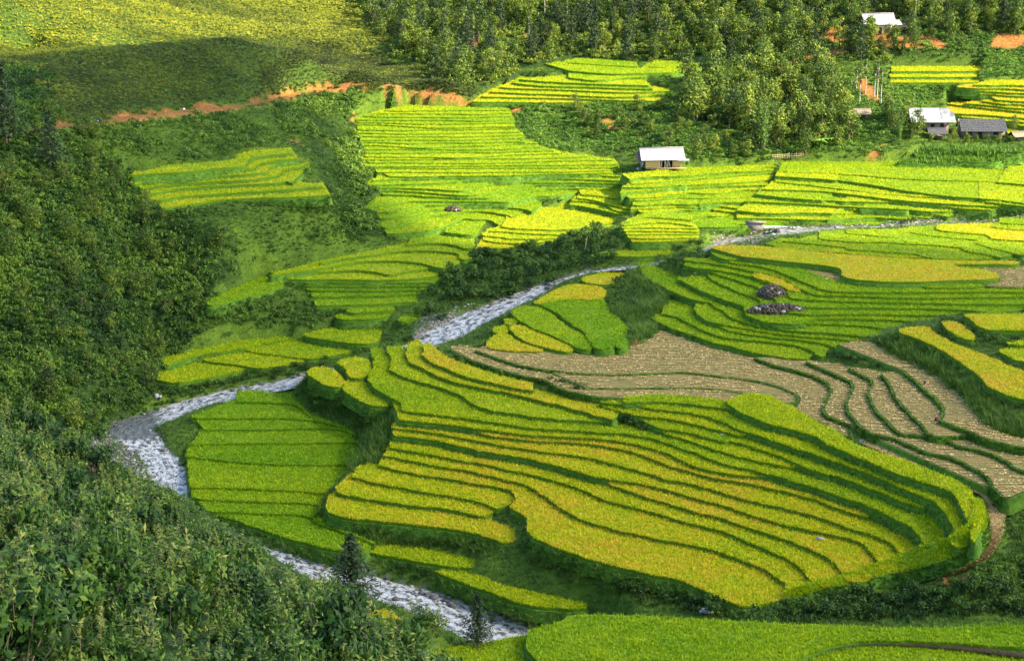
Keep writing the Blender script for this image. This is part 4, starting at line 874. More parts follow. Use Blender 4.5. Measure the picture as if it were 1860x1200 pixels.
def banana(seed):
    rng = R(seed); G = Geo(); S = Geo(); tube(S, [(0, 0, -.3), (0, 0, 1.3), (.05, 0, 2.4)], [.16, .13, .08], 7)
    for k in range(9):
        a = k*2.4; ln = 1.7+.6*rng.random(); s = np.linspace(0, 1, 7); up = .9+.5*rng.random(); x = ln*s; zz = 2.2+up*s*1.6-1.7*s*s; c = np.stack([x*math.cos(a), x*math.sin(a), zz], -1); sd = np.array([-math.sin(a), math.cos(a), 0.]); w = .33*np.sin(np.pi*np.clip(.08+s*.92, 0, 1))
        V = np.concatenate([c+sd*w[:, None]-[0, 0, .08], c, c-sd*w[:, None]-[0, 0, .08]]); T = []
        for i in range(6): T += [(i, i+1, i+8, i+7), (i+7, i+8, i+15, i+14)]
        G.add(V, T, .4+.4*rng.random(), 0)
    return G.mesh('leaves', [M_BANA]), S.mesh('stem', [M_BAMB])
BANA = [banana(650), banana(651)]

def put(kind, proto, p, s, rz, label, cat, group, names=('crown', 'trunk'), sink=.1):
    """one plant: an Empty with its parts, or one mesh when it has no parts of its own"""
    loc = (float(p[0]), float(p[1]), float(p[2])-sink)
    if isinstance(proto, tuple):
        o = thing(kind, label, cat, loc, rz, group); o.scale = (s[0], s[0], s[1])
        for me, nm in zip(proto, names): link(nm, me, o)
    else:
        o = link(kind, proto, None, loc, label=label, category=cat); o.rotation_euler.z = rz; o.scale = (s[0], s[0], s[1])
        if group: o['group'] = group
    return o
def fmask(x, y):
    i = np.clip(np.round((x-GX0)/GS).astype(int), 0, X.shape[1]-1); j = np.clip(np.round((y-GY0)/GS).astype(int), 0, X.shape[0]-1)
    return FM[j, i], RIVD[j, i]-RIVWD[j, i], dr[j, i], soil[j, i]
def scatter(polys, step, d0, d1, rng, hole=(), fieldok=False, soilok=False, bank=.4, soft=7.):
    """jittered world grid, kept where the ground point falls inside the outlines"""
    polys = [L(q) if isinstance(q, str) else q for q in polys]
    xs = np.arange(-260, 260, step); ys = np.arange(45, 800, step); x, y = np.meshgrid(xs, ys); x = (x+rng.uniform(-.5, .5, x.shape)*step).ravel(); y = (y+rng.uniform(-.5, .5, y.shape)*step).ravel()
    k = (np.hypot(x, y) > d0) & (np.hypot(x, y) < d1); x, y = x[k], y[k]; z = ground(x, y); px, py, _ = proj(np.stack([x, y, z], -1)); m = np.zeros(len(x), bool); px = px+rng.normal(0, soft, len(x))+soft*5*(vnoise(x+700, y, 9, 61)-.5); py = py+rng.normal(0, soft*.6, len(x))+soft*3*(vnoise(x+700, y, 9, 62)-.5)
    for q in polys: m |= in_poly(px, py, q)
    for q in hole: m &= ~in_poly(px, py, L(q))
    f, rv_, rd_, so = fmask(x, y); m &= (rv_ > bank) & (rd_ > 2.4)
    if not fieldok: m &= ~f
    if not soilok: m &= ~(so > .55)
    return np.stack([x, y, z], -1)[m]
def stuff(name, pts, protos, smin, smax, rng, mats, zs=1., clump=None, sink=.1):
    """one mesh holding all of an uncountable cover"""
    Vs, Ts, As = [], [], []; n0 = 0; wh = rng.integers(len(protos), size=len(pts))
    for k, (V, T, A) in enumerate(protos):
        q = pts[wh == k]; m = len(q)
        if m == 0: continue
        a = rng.random(m)*6.28; s = rng.uniform(smin, smax, m); c, d = np.cos(a)*s, np.sin(a)*s
        W = np.stack([V[None, :, 0]*c[:, None]-V[None, :, 1]*d[:, None]+q[:, None, 0], V[None, :, 0]*d[:, None]+V[None, :, 1]*c[:, None]+q[:, None, 1], V[None, :, 2]*(s*zs*rng.uniform(.8, 1.25, m))[:, None]+q[:, None, 2]-sink], -1)
        tt = rng.normal(0, .1, m)
        if clump is not None: tt = tt+(clump(q)-.5)
        Vs.append(W.reshape(-1, 3)); Ts.append((T[None]+np.arange(m)[:, None, None]*len(V)+n0).reshape(-1, 3)); As.append(np.clip(A[None]+tt[:, None], 0, 1).ravel()); n0 += m*len(V)
    if n0 == 0: return
    o = link(name, mesh(name, np.concatenate(Vs), np.concatenate(Ts), mats, {'tint': np.concatenate(As)}), kind='stuff'); return o
def bushlet(seed, n, l, h=1., r=.75):
    rng = R(seed); G = Geo(); P, N, t = blob(n, [(rng.normal(0, r*.4), rng.normal(0, r*.4), h*(.3+.35*rng.random()), r*.62, h*.36) for _ in range(4)], rng, .5); P[:, 2] = np.maximum(P[:, 2], .03); leaves(G, P, N, l, .6, rng, t)
    return np.concatenate(G.V), np.concatenate(G.T), np.concatenate(G.A)
BL = [bushlet(700+k, 34, .38) for k in range(6)]; BLF = [bushlet(720+k, 60, .34) for k in range(6)]
def grassclump(seed, n, h):
    rng = R(seed); P = np.c_[rng.normal(0, .28, (n, 2)), np.zeros(n)]; V, T, Rr = tufts(P, h, .09, 1, rng, .75); return V, T, np.clip(Rr*.8+.15, 0, 1)
GC = [grassclump(740+k, 22, .95) for k in range(5)]
rng = R(9)
cl1 = lambda s, a, b: (lambda q: .5+a*(vnoise(q[:, 0]+700, q[:, 1], s, 31)-.5)+b*(vnoise(q[:, 0]+700, q[:, 1], s*.25, 32)-.5))
DOME = "P 40,128 150,96 430,66 520,68 650,98 780,133 850,166 840,172 760,163 660,156 590,160 530,164 440,190 370,185 330,198 170,222 100,226 60,195"
BACK = "P -200,-120 560,-120 700,80 660,100 520,66 430,62 150,92 40,120 -200,150"
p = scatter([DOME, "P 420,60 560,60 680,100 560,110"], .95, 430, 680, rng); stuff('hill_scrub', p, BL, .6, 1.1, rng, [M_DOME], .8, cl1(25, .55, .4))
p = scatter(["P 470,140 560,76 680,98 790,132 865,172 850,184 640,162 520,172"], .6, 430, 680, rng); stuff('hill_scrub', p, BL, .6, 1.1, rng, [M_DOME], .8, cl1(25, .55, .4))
p = scatter([BACK], 1.2, 500, 760, rng); stuff('hill_scrub', p, BL, .75, 1.4, rng, [M_SCRUB], .8, cl1(30, .5, .5))
SLOPE = "P -120,120 40,128 75,195 100,226 165,232 235,308 330,425 440,485 380,548 300,645 275,725 200,785 120,815 -120,760"
p = scatter([SLOPE], 1.35, 300, 520, rng, soft=18); stuff('slope_undergrowth', p, BLF, .8, 2.0, rng, [M_SLOPE], 1.1, cl1(16, .7, .7), .25)
MIDS = ["P 165,228 330,210 450,198 540,180 640,168 640,205 655,240 690,340 665,370 700,428 640,435 590,395 590,350 605,335 560,262 450,272 400,290 330,300 232,312", "P 440,480 500,450 560,470 520,500 470,495", "P 330,380 620,355 640,420 500,450 420,470"]
HOLE = ["P 235,238 300,236 380,270 410,285 390,292 320,272", "P 350,395 480,380 600,400 560,440 420,440"]
p = scatter(MIDS[:1], 1.5, 380, 560, rng, HOLE[:1]); p = p[vnoise(p[:, 0]+700, p[:, 1], 9, 51) > .36]; stuff('slope_undergrowth', p, BLF, .9, 1.7, rng, [M_SLOPE], 1., cl1(14, .4, .5), .2)
p = scatter(MIDS[1:], 1.5, 380, 560, rng); p = p[vnoise(p[:, 0]+700, p[:, 1], 7, 52) > .58]; stuff('slope_undergrowth', p, BLF, .6, 1.2, rng, [M_SLOPE], 1., cl1(14, .4, .5), .1)
p = scatter(['P 235,235 400,235 540,190 640,200 700,430 640,450 480,480 400,560 300,640 290,560 440,500 330,430 250,320'], 2.4, 330, 560, rng); p = p[vnoise(p[:, 0]+700, p[:, 1], 11, 54) > .45]; stuff('slope_undergrowth', p, BLF, .4, 1.1, rng, [M_SLOPE], .9, cl1(14, .5, .5), .1)
RS = ["P 600,168 850,184 900,186 720,191 645,215 640,200", "P 880,187 1210,183 1370,235 1410,300 1330,318 1250,312 1160,275 1120,282 1010,274 955,250 925,200", "P 1400,285 1440,200 1500,140 1620,130 1625,165 1720,185 1660,200 1640,270 1560,292 1420,290", "P 1640,60 1870,60 1870,140 1800,148 1620,124", "P 1620,150 1800,150 1850,160 1720,180 1700,190 1640,185"]
p = scatter(RS, 1.35, 460, 640, rng, ["P 1645,230 1850,225 1850,290 1640,290"]); stuff('hillside_scrub', p, BLF, .7, 1.6, rng, [M_BAMB], .9, cl1(16, .5, .6), .1)
FOREST = ["P 560,-120 1950,-120 1950,62 1640,56 1620,112 1500,112 1400,126 1300,113 1090,104 985,112 860,172 846,160 700,85"]
p = scatter(FOREST, 2.3, 500, 770, rng); stuff('forest_undergrowth', p, BLF, 1.2, 2.4, rng, [M_TREE], 1.1, cl1(22, .4, .5), .2)
# tall grass on the big banks
TG = ["P 560,690 600,706 722,738 716,770 700,800 684,842 645,850 652,800 562,742 530,700", "C3 1060,640 1180,610 1300,660 1450,760 1600,890 1700,1000 1760,1060 1860,1080 1860,1200 1700,1190 1600,1062 1500,952 1380,852 1180,762 1060,690", "P 1100,552 1150,492 1205,515 1235,570 1195,602 1160,630 1138,600",
 "W1 255,780 400,800 650,890 800,950 1150,1035 1690,1100 1690,1140 1200,1110 900,1060 600,940 350,850", "P 575,948 620,942 740,952 880,977 870,1000 740,997 600,965", "P 1500,790 1560,800 1640,815 1760,900 1780,960 1800,940 1850,960 1860,1010 1790,1010 1770,950 1690,880 1580,830 1540,810", "Z4 360,30 700,90 950,205 1350,325 1560,450 1680,640 1640,780 1540,640 1400,540 1000,380 500,180"]
p = scatter(TG, .62, 240, 460, rng); stuff('tall_grass', p, GC, .8, 1.5, rng, [M_TALL], 1., cl1(8, .5, .4), .05)
VIEW = ["P -40,-20 2500,-20 2500,1230 -40,1230"]
p = scatter(VIEW, .95, 235, 470, rng, [SLOPE]); stuff('bank_grass', p, GC, .45, 1.0, rng, [M_TALL], .8, cl1(6, .6, .4), .03)
p = scatter(VIEW, 1.3, 470, 600, rng, [SLOPE, DOME, BACK, FOREST[0]]); stuff('bank_grass', p, GC, .7, 1.4, rng, [M_TALL], .7, cl1(10, .6, .4), .03)
bk = []
for f in FIELDS:
    if f['kind'] == 'maize': continue
    q = f['P'][:f['nf']] if not f['closed'] else np.concatenate([f['P'], f['P'][:1]]); seg = np.hypot(*np.diff(q[:, :2], axis=0).T); ln = seg.sum()
    if ln < 2: continue
    P_ = f['P']; ccw = np.sum(P_[:, 0]*np.roll(P_[:, 1], -1)-P_[:, 1]*np.roll(P_[:, 0], -1)) > 0; s = rng.random(int(ln*4.5))*ln; cs = np.r_[0, np.cumsum(seg)]; k0 = np.clip(np.searchsorted(cs, s)-1, 0, len(seg)-1); tv = (q[k0+1]-q[k0])[:, :2]; tv = tv/np.maximum(1e-6, np.hypot(*tv.T))[:, None]; on_ = np.stack([tv[:, 1], -tv[:, 0]], -1)*(1 if ccw else -1)
    e = np.stack([np.interp(s, cs, q[:, 0]), np.interp(s, cs, q[:, 1])], -1); o2 = e+on_*2.2; gz = ground(o2[:, 0], o2[:, 1]); top = f['z']-CROPH[f['kind']]; drop = top-gz; t = rng.random(len(s)); w2 = e+on_*(.55+1.3*t)[:, None]; fm = fmask(o2[:, 0], o2[:, 1])[0] | fmask(e[:, 0]+on_[:, 0]*1.2, e[:, 1]+on_[:, 1]*1.2)[0]; ok = (drop > .7) & ~fm & (rng.random(len(s)) < .85)
    bk.append(np.c_[w2, top-.15-np.minimum(drop, 3.2)*t*.95][ok])
bk = np.concatenate(bk); stuff('bank_scrub', bk[::2], GC, .6, 1.2, rng, [M_TALL], .9, cl1(6, .6, .5), .1); stuff('bank_scrub', bk[1::2], BLF, .35, .75, rng, [M_SHRUB], .9, cl1(6, .6, .5), .2); print('bank scrub', len(bk))
GUL = ["P 1240,1065 1310,1100 1375,1106 1500,1078 1600,1052 1700,1052 1720,1062 1800,1000 1900,985 1900,1120 1600,1130 1250,1115", "P 1000,1010 1240,1065 1250,1112 1100,1050 1000,1030", "P 750,1040 1000,1110 1000,1128 900,1095 740,1055"]
p = scatter(GUL, 1.0, 220, 330, rng); stuff('gully_undergrowth', p, BLF, .6, 1.35, rng, [M_SHRUB], 1.1, cl1(7, .7, .5), .2)
p = scatter(["P 1790,895 1830,890 1870,905 1870,1010 1820,1020 1830,960", "P 1575,800 1640,815 1730,850 1790,880 1780,892 1720,862 1640,832 1580,812"], .9, 240, 330, rng, fieldok=True, soft=3); stuff('bank_scrub', p, BLF, .45, .9, rng, [M_SHRUB], 1., cl1(6, .6, .5), .1)
p = scatter(["P 100,770 260,850 400,950 520,1030 640,1100 760,1170 760,1260 560,1190 380,1050 220,910"], .8, 85, 170, rng, bank=3); stuff('thicket_undergrowth', p, BLF, .3, .6, rng, [M_NEAR], .9, cl1(5, .5, .4), .1)
xs = np.stack(np.meshgrid(np.arange(-150, 14, 1.9), np.arange(45, 236, 1.9)), -1).reshape(-1, 2)+rng.uniform(-.9, .9, (8787 if False else len(np.arange(-150, 14, 1.9))*len(np.arange(45, 236, 1.9)), 2)); gz_ = ground(xs[:, 0], xs[:, 1]); q1, q2, _ = proj(np.c_[xs, gz_]); ks = ~((q1 > -60) & (q1 < 800) & (q2 < 1230) & (np.hypot(xs[:, 0], xs[:, 1]) > 95)) & ~fmask(xs[:, 0], xs[:, 1])[0]; stuff('thicket_undergrowth', np.c_[xs, gz_][ks], BLF, .7, 1.3, rng, [M_NEAR], 1., cl1(8, .5, .5), .15)
p = scatter(["P 1880,480 2500,430 2500,1230 1880,1230"], 1.7, 150, 420, rng); stuff('slope_undergrowth', p[vnoise(p[:, 0]+700, p[:, 1], 9, 58) > .45], BLF, .7, 1.5, rng, [M_SLOPE], 1., cl1(9, .6, .5), .2)
p = scatter(["P 330,385 620,360 700,430 560,450 440,490 340,430"], 1.15, 380, 560, rng); p = p[vnoise(p[:, 0]+700, p[:, 1], 6, 59) > .42]; stuff('slope_undergrowth', p, BLF, .25, .6, rng, [M_SLOPE], .8, cl1(8, .6, .5), .08)
p = scatter(["P 225,690 300,685 430,698 405,716 330,738 235,768"], 1.2, 320, 430, rng, soft=4, bank=.2); stuff('slope_undergrowth', p, BLF, .6, 1.2, rng, [M_SHRUB], 1., cl1(9, .6, .5), .2)
p = scatter(["P 225,650 330,600 440,560 540,552 600,580 540,603 440,612 340,632 292,652 280,682 288,725 235,765"], 1.35, 320, 430, rng); stuff('slope_undergrowth', p, BLF, .8, 1.7, rng, [M_SHRUB], 1., cl1(9, .6, .5), .2)
p = scatter(["P 300,900 380,970 480,1020 600,1075 720,1110 790,1160 780,1260 200,1260"], 1.3, 105, 300, rng, bank=3.0); stuff('thicket_undergrowth', p, BLF, .4, .8, rng, [M_SHRUB], 1., cl1(8, .6, .5), .2)
# ---- single shrubs along banks
def shrubs(polys, step, d0, d1, smin, smax, label, group, keep=1., zf=1., protos=None, kind='bush', bank=.2, fieldok=False):
    p = scatter(polys, step, d0, d1, rng, bank=bank, fieldok=fieldok, soft=3 if fieldok else 7); p = p[rng.random(len(p)) < keep]
    for q in p:
        s = rng.uniform(smin, smax); put(kind, (protos or SH_MID)[rng.integers(len(protos or SH_MID))], q, (s, s*zf*rng.uniform(.85, 1.2)), rng.random()*6.28, label, 'bush', group, sink=.25)
    return len(p)
nS = 0
nS += shrubs(["P 765,575 790,522 860,470 990,440 1100,418 1160,445 1085,484 1010,512 960,528 880,548 780,568"], 3.4, 360, 470, 1.1, 1.8, 'dark green bush in the dense belt along the left side of the mid river', 'bushes of the mid river belt')
nS += shrubs(["P 285,700 400,690 500,672 650,650 700,630 765,582 770,598 700,650 560,685 420,703 300,727"], 3.0, 330, 410, .7, 1.1, 'low dark bush in the row below the left bank fields', 'bushes below the left bank fields')
nS += shrubs(["P 575,950 740,960 880,980 870,995 740,990 600,965", "P 745,1035 830,1055 900,1085 1005,1115 1000,1130 930,1115 850,1085 750,1050"], 2.2, 240, 330, .6, .9, 'leafy dark bush on the river wall under the spur', 'bushes on the river wall under the spur')
nS += shrubs(["P 985,1000 1240,1062 1310,1105 1370,1112 1500,1075 1690,1040 1700,1090 1860,1010 1860,1122 1600,1132 1250,1115 1150,1090 1000,1040"], 2.9, 220, 320, .9, 1.6, 'dark leafy bush in the gully between the spur and the near field', 'bushes in the gully below the spur')
nS += shrubs(["P 970,690 1000,690 1035,695 1085,715 1090,732 1040,718 1000,708", "Z2 1290,640 1420,590 1550,565 1720,640 1760,740 1640,780 1450,735"], 1.7, 300, 400, .7, 1.05, 'round bush between two rice strips on top of the spur', 'bushes between strips on the spur', fieldok=True)
nS += shrubs(["C3 800,720 850,700 1000,745 1120,800 1130,825 1080,835 900,785", "P 1195,490 1225,460 1262,468 1290,500 1240,495", "P 1705,575 1745,580 1740,592 1705,590", "P 1762,600 1830,600 1832,636 1772,642", "P 1090,540 1140,495 1180,520 1150,560 1110,580"], 2.2, 290, 440, .6, 1.05, 'bush clump on a grassy bank among the right terraces', 'bushes among the right terraces')
nS += shrubs(["P 1640,388 1700,380 1860,366 1900,372 1900,392 1700,398", "P 1520,410 1580,404 1690,400 1692,412 1600,416", "P 1150,435 1270,435 1280,460 1230,462 1160,445", "P 970,372 1010,362 1055,352 1062,362 1010,375"], 3.0, 400, 500, .5, .95, 'bush on the edge of the upper stream', 'bushes along the upper stream')
p = scatter(["P 640,240 690,300 690,345 665,375 700,425 640,430 600,390 600,340"], 2.4, 400, 560, rng); stuff('slope_undergrowth', p, BLF, 1.2, 2.4, rng, [M_SLOPE], 1., cl1(14, .4, .5), .2)
# ---- trees of the left slope
p = scatter([SLOPE], 7.5, 300, 500, rng); 
for q in p[:110]:
    s = rng.uniform(.4, .78); put('slope_tree', BROAD[rng.integers(5)], q, (s*1.1, s), rng.random()*6.28, 'leafy green tree half sunk in the undergrowth of the steep left slope', 'tree', 'broadleaf trees of the left slope', sink=.8)
def one(kind, proto, px, py, w, h, hp, label, cat, names=('crown', 'trunk'), wp=None):
    q = hit([px], [py], 120)[0] if wp is None else at_z(px, py, wp); put(kind, proto, q, (w, h/hp), rng.random()*6, label, cat, None, names, .2); return q
one('conifer_tree', CON_FAT, 12, 262, 1.7, 20, 13, 'tall dark conifer at the far left edge, standing above the slope thicket', 'tree')
one('conifer_tree', CON_FAT, 92, 302, 1.35, 13.5, 13, 'dark pointed conifer on the left slope below the road end', 'tree')
for i, (x, y, h) in enumerate([(40, 390, 7), (60, 420, 6), (10, 360, 7.5), (165, 460, 5), (285, 650, 4.5)]): one('slope_tree', BROAD[i % 5], x, y, h/8.5*1.15, h, 8.5, ['round broadleaf tree with a bare trunk low on the left slope', 'broad tree just below the round one on the left slope', 'broadleaf tree at the left frame edge under the tall conifer', 'small pale crowned tree midway down the left slope', 'dark tree at the foot of the left slope above the river bend'][i], 'tree')
# ---- far forest
p = scatter(FOREST, 7.2, 500, 720, rng, ["P 1570,40 1645,40 1645,70 1570,70"]); rng.shuffle(p); px_, py_, _ = proj(p); vis = (px_ > -20) & (px_ < 1885) & (py_ > -40); p = p[vis]
nC = nB = nT = 0
for q in p:
    px1, py1, _ = proj(q); u = rng.random(); con = .36 if px1 < 1250 else .2
    if u < con and nC < 170:
        s = rng.uniform(.85, 1.4); put('conifer_tree', CONIF[rng.integers(3)], q, (s*1.15, s), rng.random()*6, 'dark conifer standing among the trees of the far forest hillside', 'tree', 'conifers of the far forest'); nC += 1
    elif u < .93 and nB < 240:
        s = rng.uniform(.75, 1.35); put('forest_tree', BROAD[rng.integers(5)], q, (s, s), rng.random()*6, 'rounded broadleaf tree among the trees of the far forest hillside', 'tree', 'broadleaf trees of the far forest'); nB += 1
    elif nT < 12:
        s = rng.uniform(.6, 1.); put('slender_tree', TALLT[rng.integers(2)], q, (s, s), rng.random()*6, 'slender pale trunked tree among the trees of the far forest hillside', 'tree', 'slender trees of the far forest'); nT += 1
# ---- trees of the middle right grove
GROVE = ["P 1230,215 1270,140 1400,128 1500,140 1550,230 1560,270 1420,292 1370,270 1330,240"]
p = scatter(GROVE, 5.6, 470, 620, rng)
for q in p[:90]:
    s = rng.uniform(.7, 1.55); put('grove_tree', BROAD[rng.integers(5)], q, (s, s), rng.random()*6, 'green broadleaf tree in the grove right of the tin roofed hut', 'tree', 'broadleaf trees of the grove')
p = scatter(["P 1000,190 1230,188 1370,240 1390,300 1260,300 1150,260 1040,240"], 7, 470, 600, rng)
for q in p[:40]:
    s = rng.uniform(.35, .7); put('grove_tree', BROAD[rng.integers(5)], q, (s*1.2, s), rng.random()*6, 'small bushy tree on the scrub slope behind the tin roofed hut', 'tree', 'small trees behind the hut')
one('bamboo_clump', BAMB[0], 1385, 276, 1.25, 16, 11, 'tall arching bamboo clump at the valley edge right of the hut', 'bamboo', ('crown', 'culms'))
one('bamboo_clump', BAMB[1], 1300, 190, 1.2, 11, 11, 'bluish green bamboo clump at the end of the knoll terraces', 'bamboo', ('crown', 'culms'))
one('bamboo_clump', BAMB[1], 1632, 262, .55, 9.5, 11, 'bright slender bamboo beside the farmhouse tree', 'bamboo', ('crown', 'culms'))
for i, (x, y) in enumerate([(1470, 272), (1490, 274), (1508, 270), (1480, 266)]): one('banana_plant', BANA[i % 2], x, y, 1.1, 4.2, 3.4, 'bright banana plant in the clump of four beside the bamboo fence', 'banana plant', ('leaves', 'stem'))
for o in [o for o in COL.objects if o.name.startswith('banana_plant')]: o['group'] = 'banana plants by the fence'
for i, (x, y, h) in enumerate([(1561, 190, 12), (1572, 172, 11), (1588, 176, 10), (1600, 192, 12), (1593, 180, 13), (1555, 165, 9)]): one('slender_tree', TALLT[i % 2], x, y, .85, h, 13, 'slender bare trunked tree on the orange slope left of the farmhouses', 'tree')
for o in [o for o in COL.objects if o.name.startswith('slender_tree') and 'group' not in o]: o['group'] = 'slender trees on the orange slope'
one('farm_tree', BROAD[1], 1668, 246, .8, 7.5, 8.5, 'dark round tree in front of the silver farmhouse roof', 'tree')
one('farm_tree', BROAD[2], 1732, 258, .42, 4.2, 8.5, 'small bright tree beside the open log shed', 'tree')
for i, x in enumerate((1758, 1775, 1792, 1808, 1822, 1838)): one('farm_shrub', SH_MID[i], x, 258+i % 2*2, .8, 3., 2.2, 'green garden bush in the row in front of the dark roofed farmhouse', 'shrub')
for o in [o for o in COL.objects if o.name.startswith('farm_shrub')]: o['group'] = 'garden bushes by the farmhouse'
# ---- near the bottom
one('conifer_tree', CON_NEAR, 868, 1172, 1.05, 8.6, 8, 'feathery young conifer in front of the river at the bottom', 'tree', wp=-7.0)
for (x, y, h) in [(1575, 78, 8), (1612, 84, 7), (1652, 78, 9), (1690, 66, 9), (1548, 62, 10), (1538, 92, 8), (1722, 74, 9), (1762, 64, 10), (1800, 58, 9), (1842, 62, 10), (1640, 112, 6), (1600, 106, 7), (1662, 96, 7), (1745, 92, 6), (1655, 252, 6), (1645, 228, 8), (1622, 242, 7), (1690, 264, 3.6), (1722, 267, 3.4), (1842, 242, 5), (1610, 215, 8), (1756, 262, 3.5), (1815, 263, 3.2)]: one('farm_tree', BROAD[int(x) % 5], x, y, h/8.5*.85, h, 8.5, 'leafy tree among the mixed trees around the farmhouses', 'tree')
for o in [o for o in COL.objects if o.get('label') == 'leafy tree among the mixed trees around the farmhouses']: o['group'] = 'mixed trees around the farmhouses'
one('conifer_tree', CON_NEAR, 641, 1112, 1.05, 6.2, 8, 'dark squat conifer at the edge of the thicket above the river', 'tree')
one('round_shrub', SH_NEAR[1], 772, 1168, 2.6, 5.4, 2.3, 'fresh green round shrub beside the river at the bottom', 'shrub', ('leaves', 'stems'))
# ---- thicket on the near slope
NEARP = "P -300,660 0,735 120,795 260,895 400,1010 520,1090 640,1150 730,1200 800,1340 800,2600 -900,2600"
p = scatter([NEARP], 1.15, 40, 150, rng, bank=-99); p = p[(p[:, 0] < 8)]; stuff('thicket_undergrowth', p, BLF, .4, .7, rng, [M_NEAR], .9, cl1(5, .4, .4), .15)
p = scatter([NEARP], 2.0, 50, 150, rng, bank=-99); p = p[p[:, 0] < 4]; nN = len(p)
NL = 'leafy green shrub in the dense thicket of the near slope'
px_, py_, _ = proj(p); sel = (px_ > -120) & (px_ < 800) & (py_ < 1330) & (py_ > 600); p = p[sel]
d_ = np.hypot(p[:, 0], p[:, 1]); p = p[np.argsort(d_)]
for q in p[:290]:
    s = rng.choice([.5, .65, .8, 1.0, 1.2] if np.hypot(q[0], q[1]) > 92 else [.6, .8, 1.0, 1.3, 1.6])*rng.uniform(.9, 1.1); put('thicket_shrub', SH_NEAR[rng.integers(7)], q, (s, s*rng.uniform(.9, 1.3)), rng.random()*6.28, NL, 'shrub', 'shrubs of the near thicket', ('leaves', 'stems'), .3)
pf = scatter([NEARP], 5.2, 50, 140, rng, bank=-99); pf = pf[pf[:, 0] < 2]; px_, py_, _ = proj(pf); pf = pf[(px_ > -60) & (px_ < 700) & (py_ < 1260)]
for q in pf[:120]:
    s = rng.uniform(1.0, 1.7); put('fern', FERN[rng.integers(2)], q+np.array([0, 0, rng.uniform(.3, .9)]), (s, s), rng.random()*6.28, 'pale green fern spreading its fronds among the near thicket shrubs', 'fern', 'ferns of the near thicket', sink=.0)
print('shrubs', nS, 'forest', nC, nB, nT, 'near', nN, len(p), len(pf))
# ------------------------------------------------------------------ buildings, stones, people
M_TIN = plain('tin_roof', (.36, .365, .37), .45, .12, 1.2, .5, .3); M_TIN2 = plain('weathered_tin', (.22, .225, .23), .6, .4, .6, .4, .2)
M_SLATE = plain('dark_shingles', (.055, .058, .065), .85, .5, 2.5, .2); M_WALL = plain('bamboo_wall', (.46, .31, .12), .85, .2, 5); M_WOOD = plain('old_wood', (.15, .11, .08), .9, .4, 6); M_LIGHTW = plain('pale_plank', (.5, .42, .3), .85, .2, 5)
M_TARP = plain('blue_tarp', (.02, .09, .38), .5, .15, 2, .4); M_DARK = plain('dark_inside', (.02, .018, .016), .95, .3, 2, .05); M_CREAM = plain('cream_plaster', (.60, .50, .30), .9, .15, 1); M_THATCH = plain('thatch', (.20, .16, .11), .95, .4, 5)
M_CONC = plain('weir_concrete', (.15, .13, .10), .9, .25, 1.5, .2, 0, .3); M_STONE = plain('field_stone', (.10, .09, .08), .9, .55, 1.3, .2, 0, .5); M_PALEST = plain('pale_rock', (.25, .24, .22), .9, .3, 1.2, .2, 0, .5); M_HEAP = plain('heap_stone', (.06, .047, .03), .9, .6, 1.6, .2, 0, .4)
M_FALL = plain('falling_water', (.62, .66, .70), .35, .25, 3, .5); M_BAMBOO = plain('bamboo_pole', (.45, .36, .18), .7, .25, 4)
def box(G, c, s, rz=0, mi=0, rx=0, ry=0):
    x, y, z = np.array(s)/2; V = np.array([(-x, -y, -z), (x, -y, -z), (x, y, -z), (-x, y, -z), (-x, -y, z), (x, -y, z), (x, y, z), (-x, y, z)])
    M = np.array((Matrix.Rotation(rz, 3, 'Z') @ Matrix.Rotation(ry, 3, 'Y') @ Matrix.Rotation(rx, 3, 'X'))); G.add(V@M.T+np.array(c), [(0, 3, 2, 1), (4, 5, 6, 7), (0, 1, 5, 4), (1, 2, 6, 5), (2, 3, 7, 6), (3, 0, 4, 7)], .5, mi)
def part(name, parent, mats, fn):
    G = Geo(); fn(G); return link(name, G.mesh(name, mats), parent)
def roof_slope(G, x0, x1, ya, za, yb, zb, t=.06, ribs=True, mi=0):
    """a sloping sheet from the ridge (ya,za) to the eave (yb,zb), corrugated along the slope"""
    n = max(8, int((x1-x0)/.22)) if ribs else 8; xs = np.linspace(x0, x1, n+1); h = (np.arange(n+1) % 2)*.035 if ribs else np.zeros(n+1)
    A = np.stack([xs, np.full(n+1, ya), za+h], -1); Bv = np.stack([xs, np.full(n+1, yb), zb+h], -1); D = np.array([0, 0, -t]); V = np.concatenate([A, Bv, A+D, Bv+D]); m = n+1; i = np.arange(n)
    T = np.concatenate([np.stack([i, i+m, i+m+1, i+1], -1), np.stack([i+2*m, i+1+2*m, i+1+3*m, i+3*m], -1), np.stack([i+m, i+3*m, i+3*m+1, i+m+1], -1), np.stack([i, i+1, i+1+2*m, i+2*m], -1)]); G.add(V, T, .5, mi)
    G.add([A[0], Bv[0], Bv[0]+D, A[0]+D, A[-1], Bv[-1], Bv[-1]+D, A[-1]+D], [(0, 3, 2, 1), (4, 5, 6, 7)], .5, mi)
def gable(G, x, d, h, rh, t=.1, mi=0):
    V = []; 
    for xx in (x-t/2, x+t/2): V += [(xx, -d/2, 0), (xx, d/2, 0), (xx, d/2, h), (xx, 0, h+rh), (xx, -d/2, h)]
    G.add(V, [(0, 1, 2), (0, 2, 4), (4, 2, 3), (5, 7, 6), (5, 9, 7), (9, 8, 7)], .5, mi); G.add(V, [(0, 4, 9, 5), (4, 3, 8, 9), (3, 2, 7, 8), (2, 1, 6, 7)], .5, mi)
def ghit(px, py): return hit([px], [py], 230)[0]
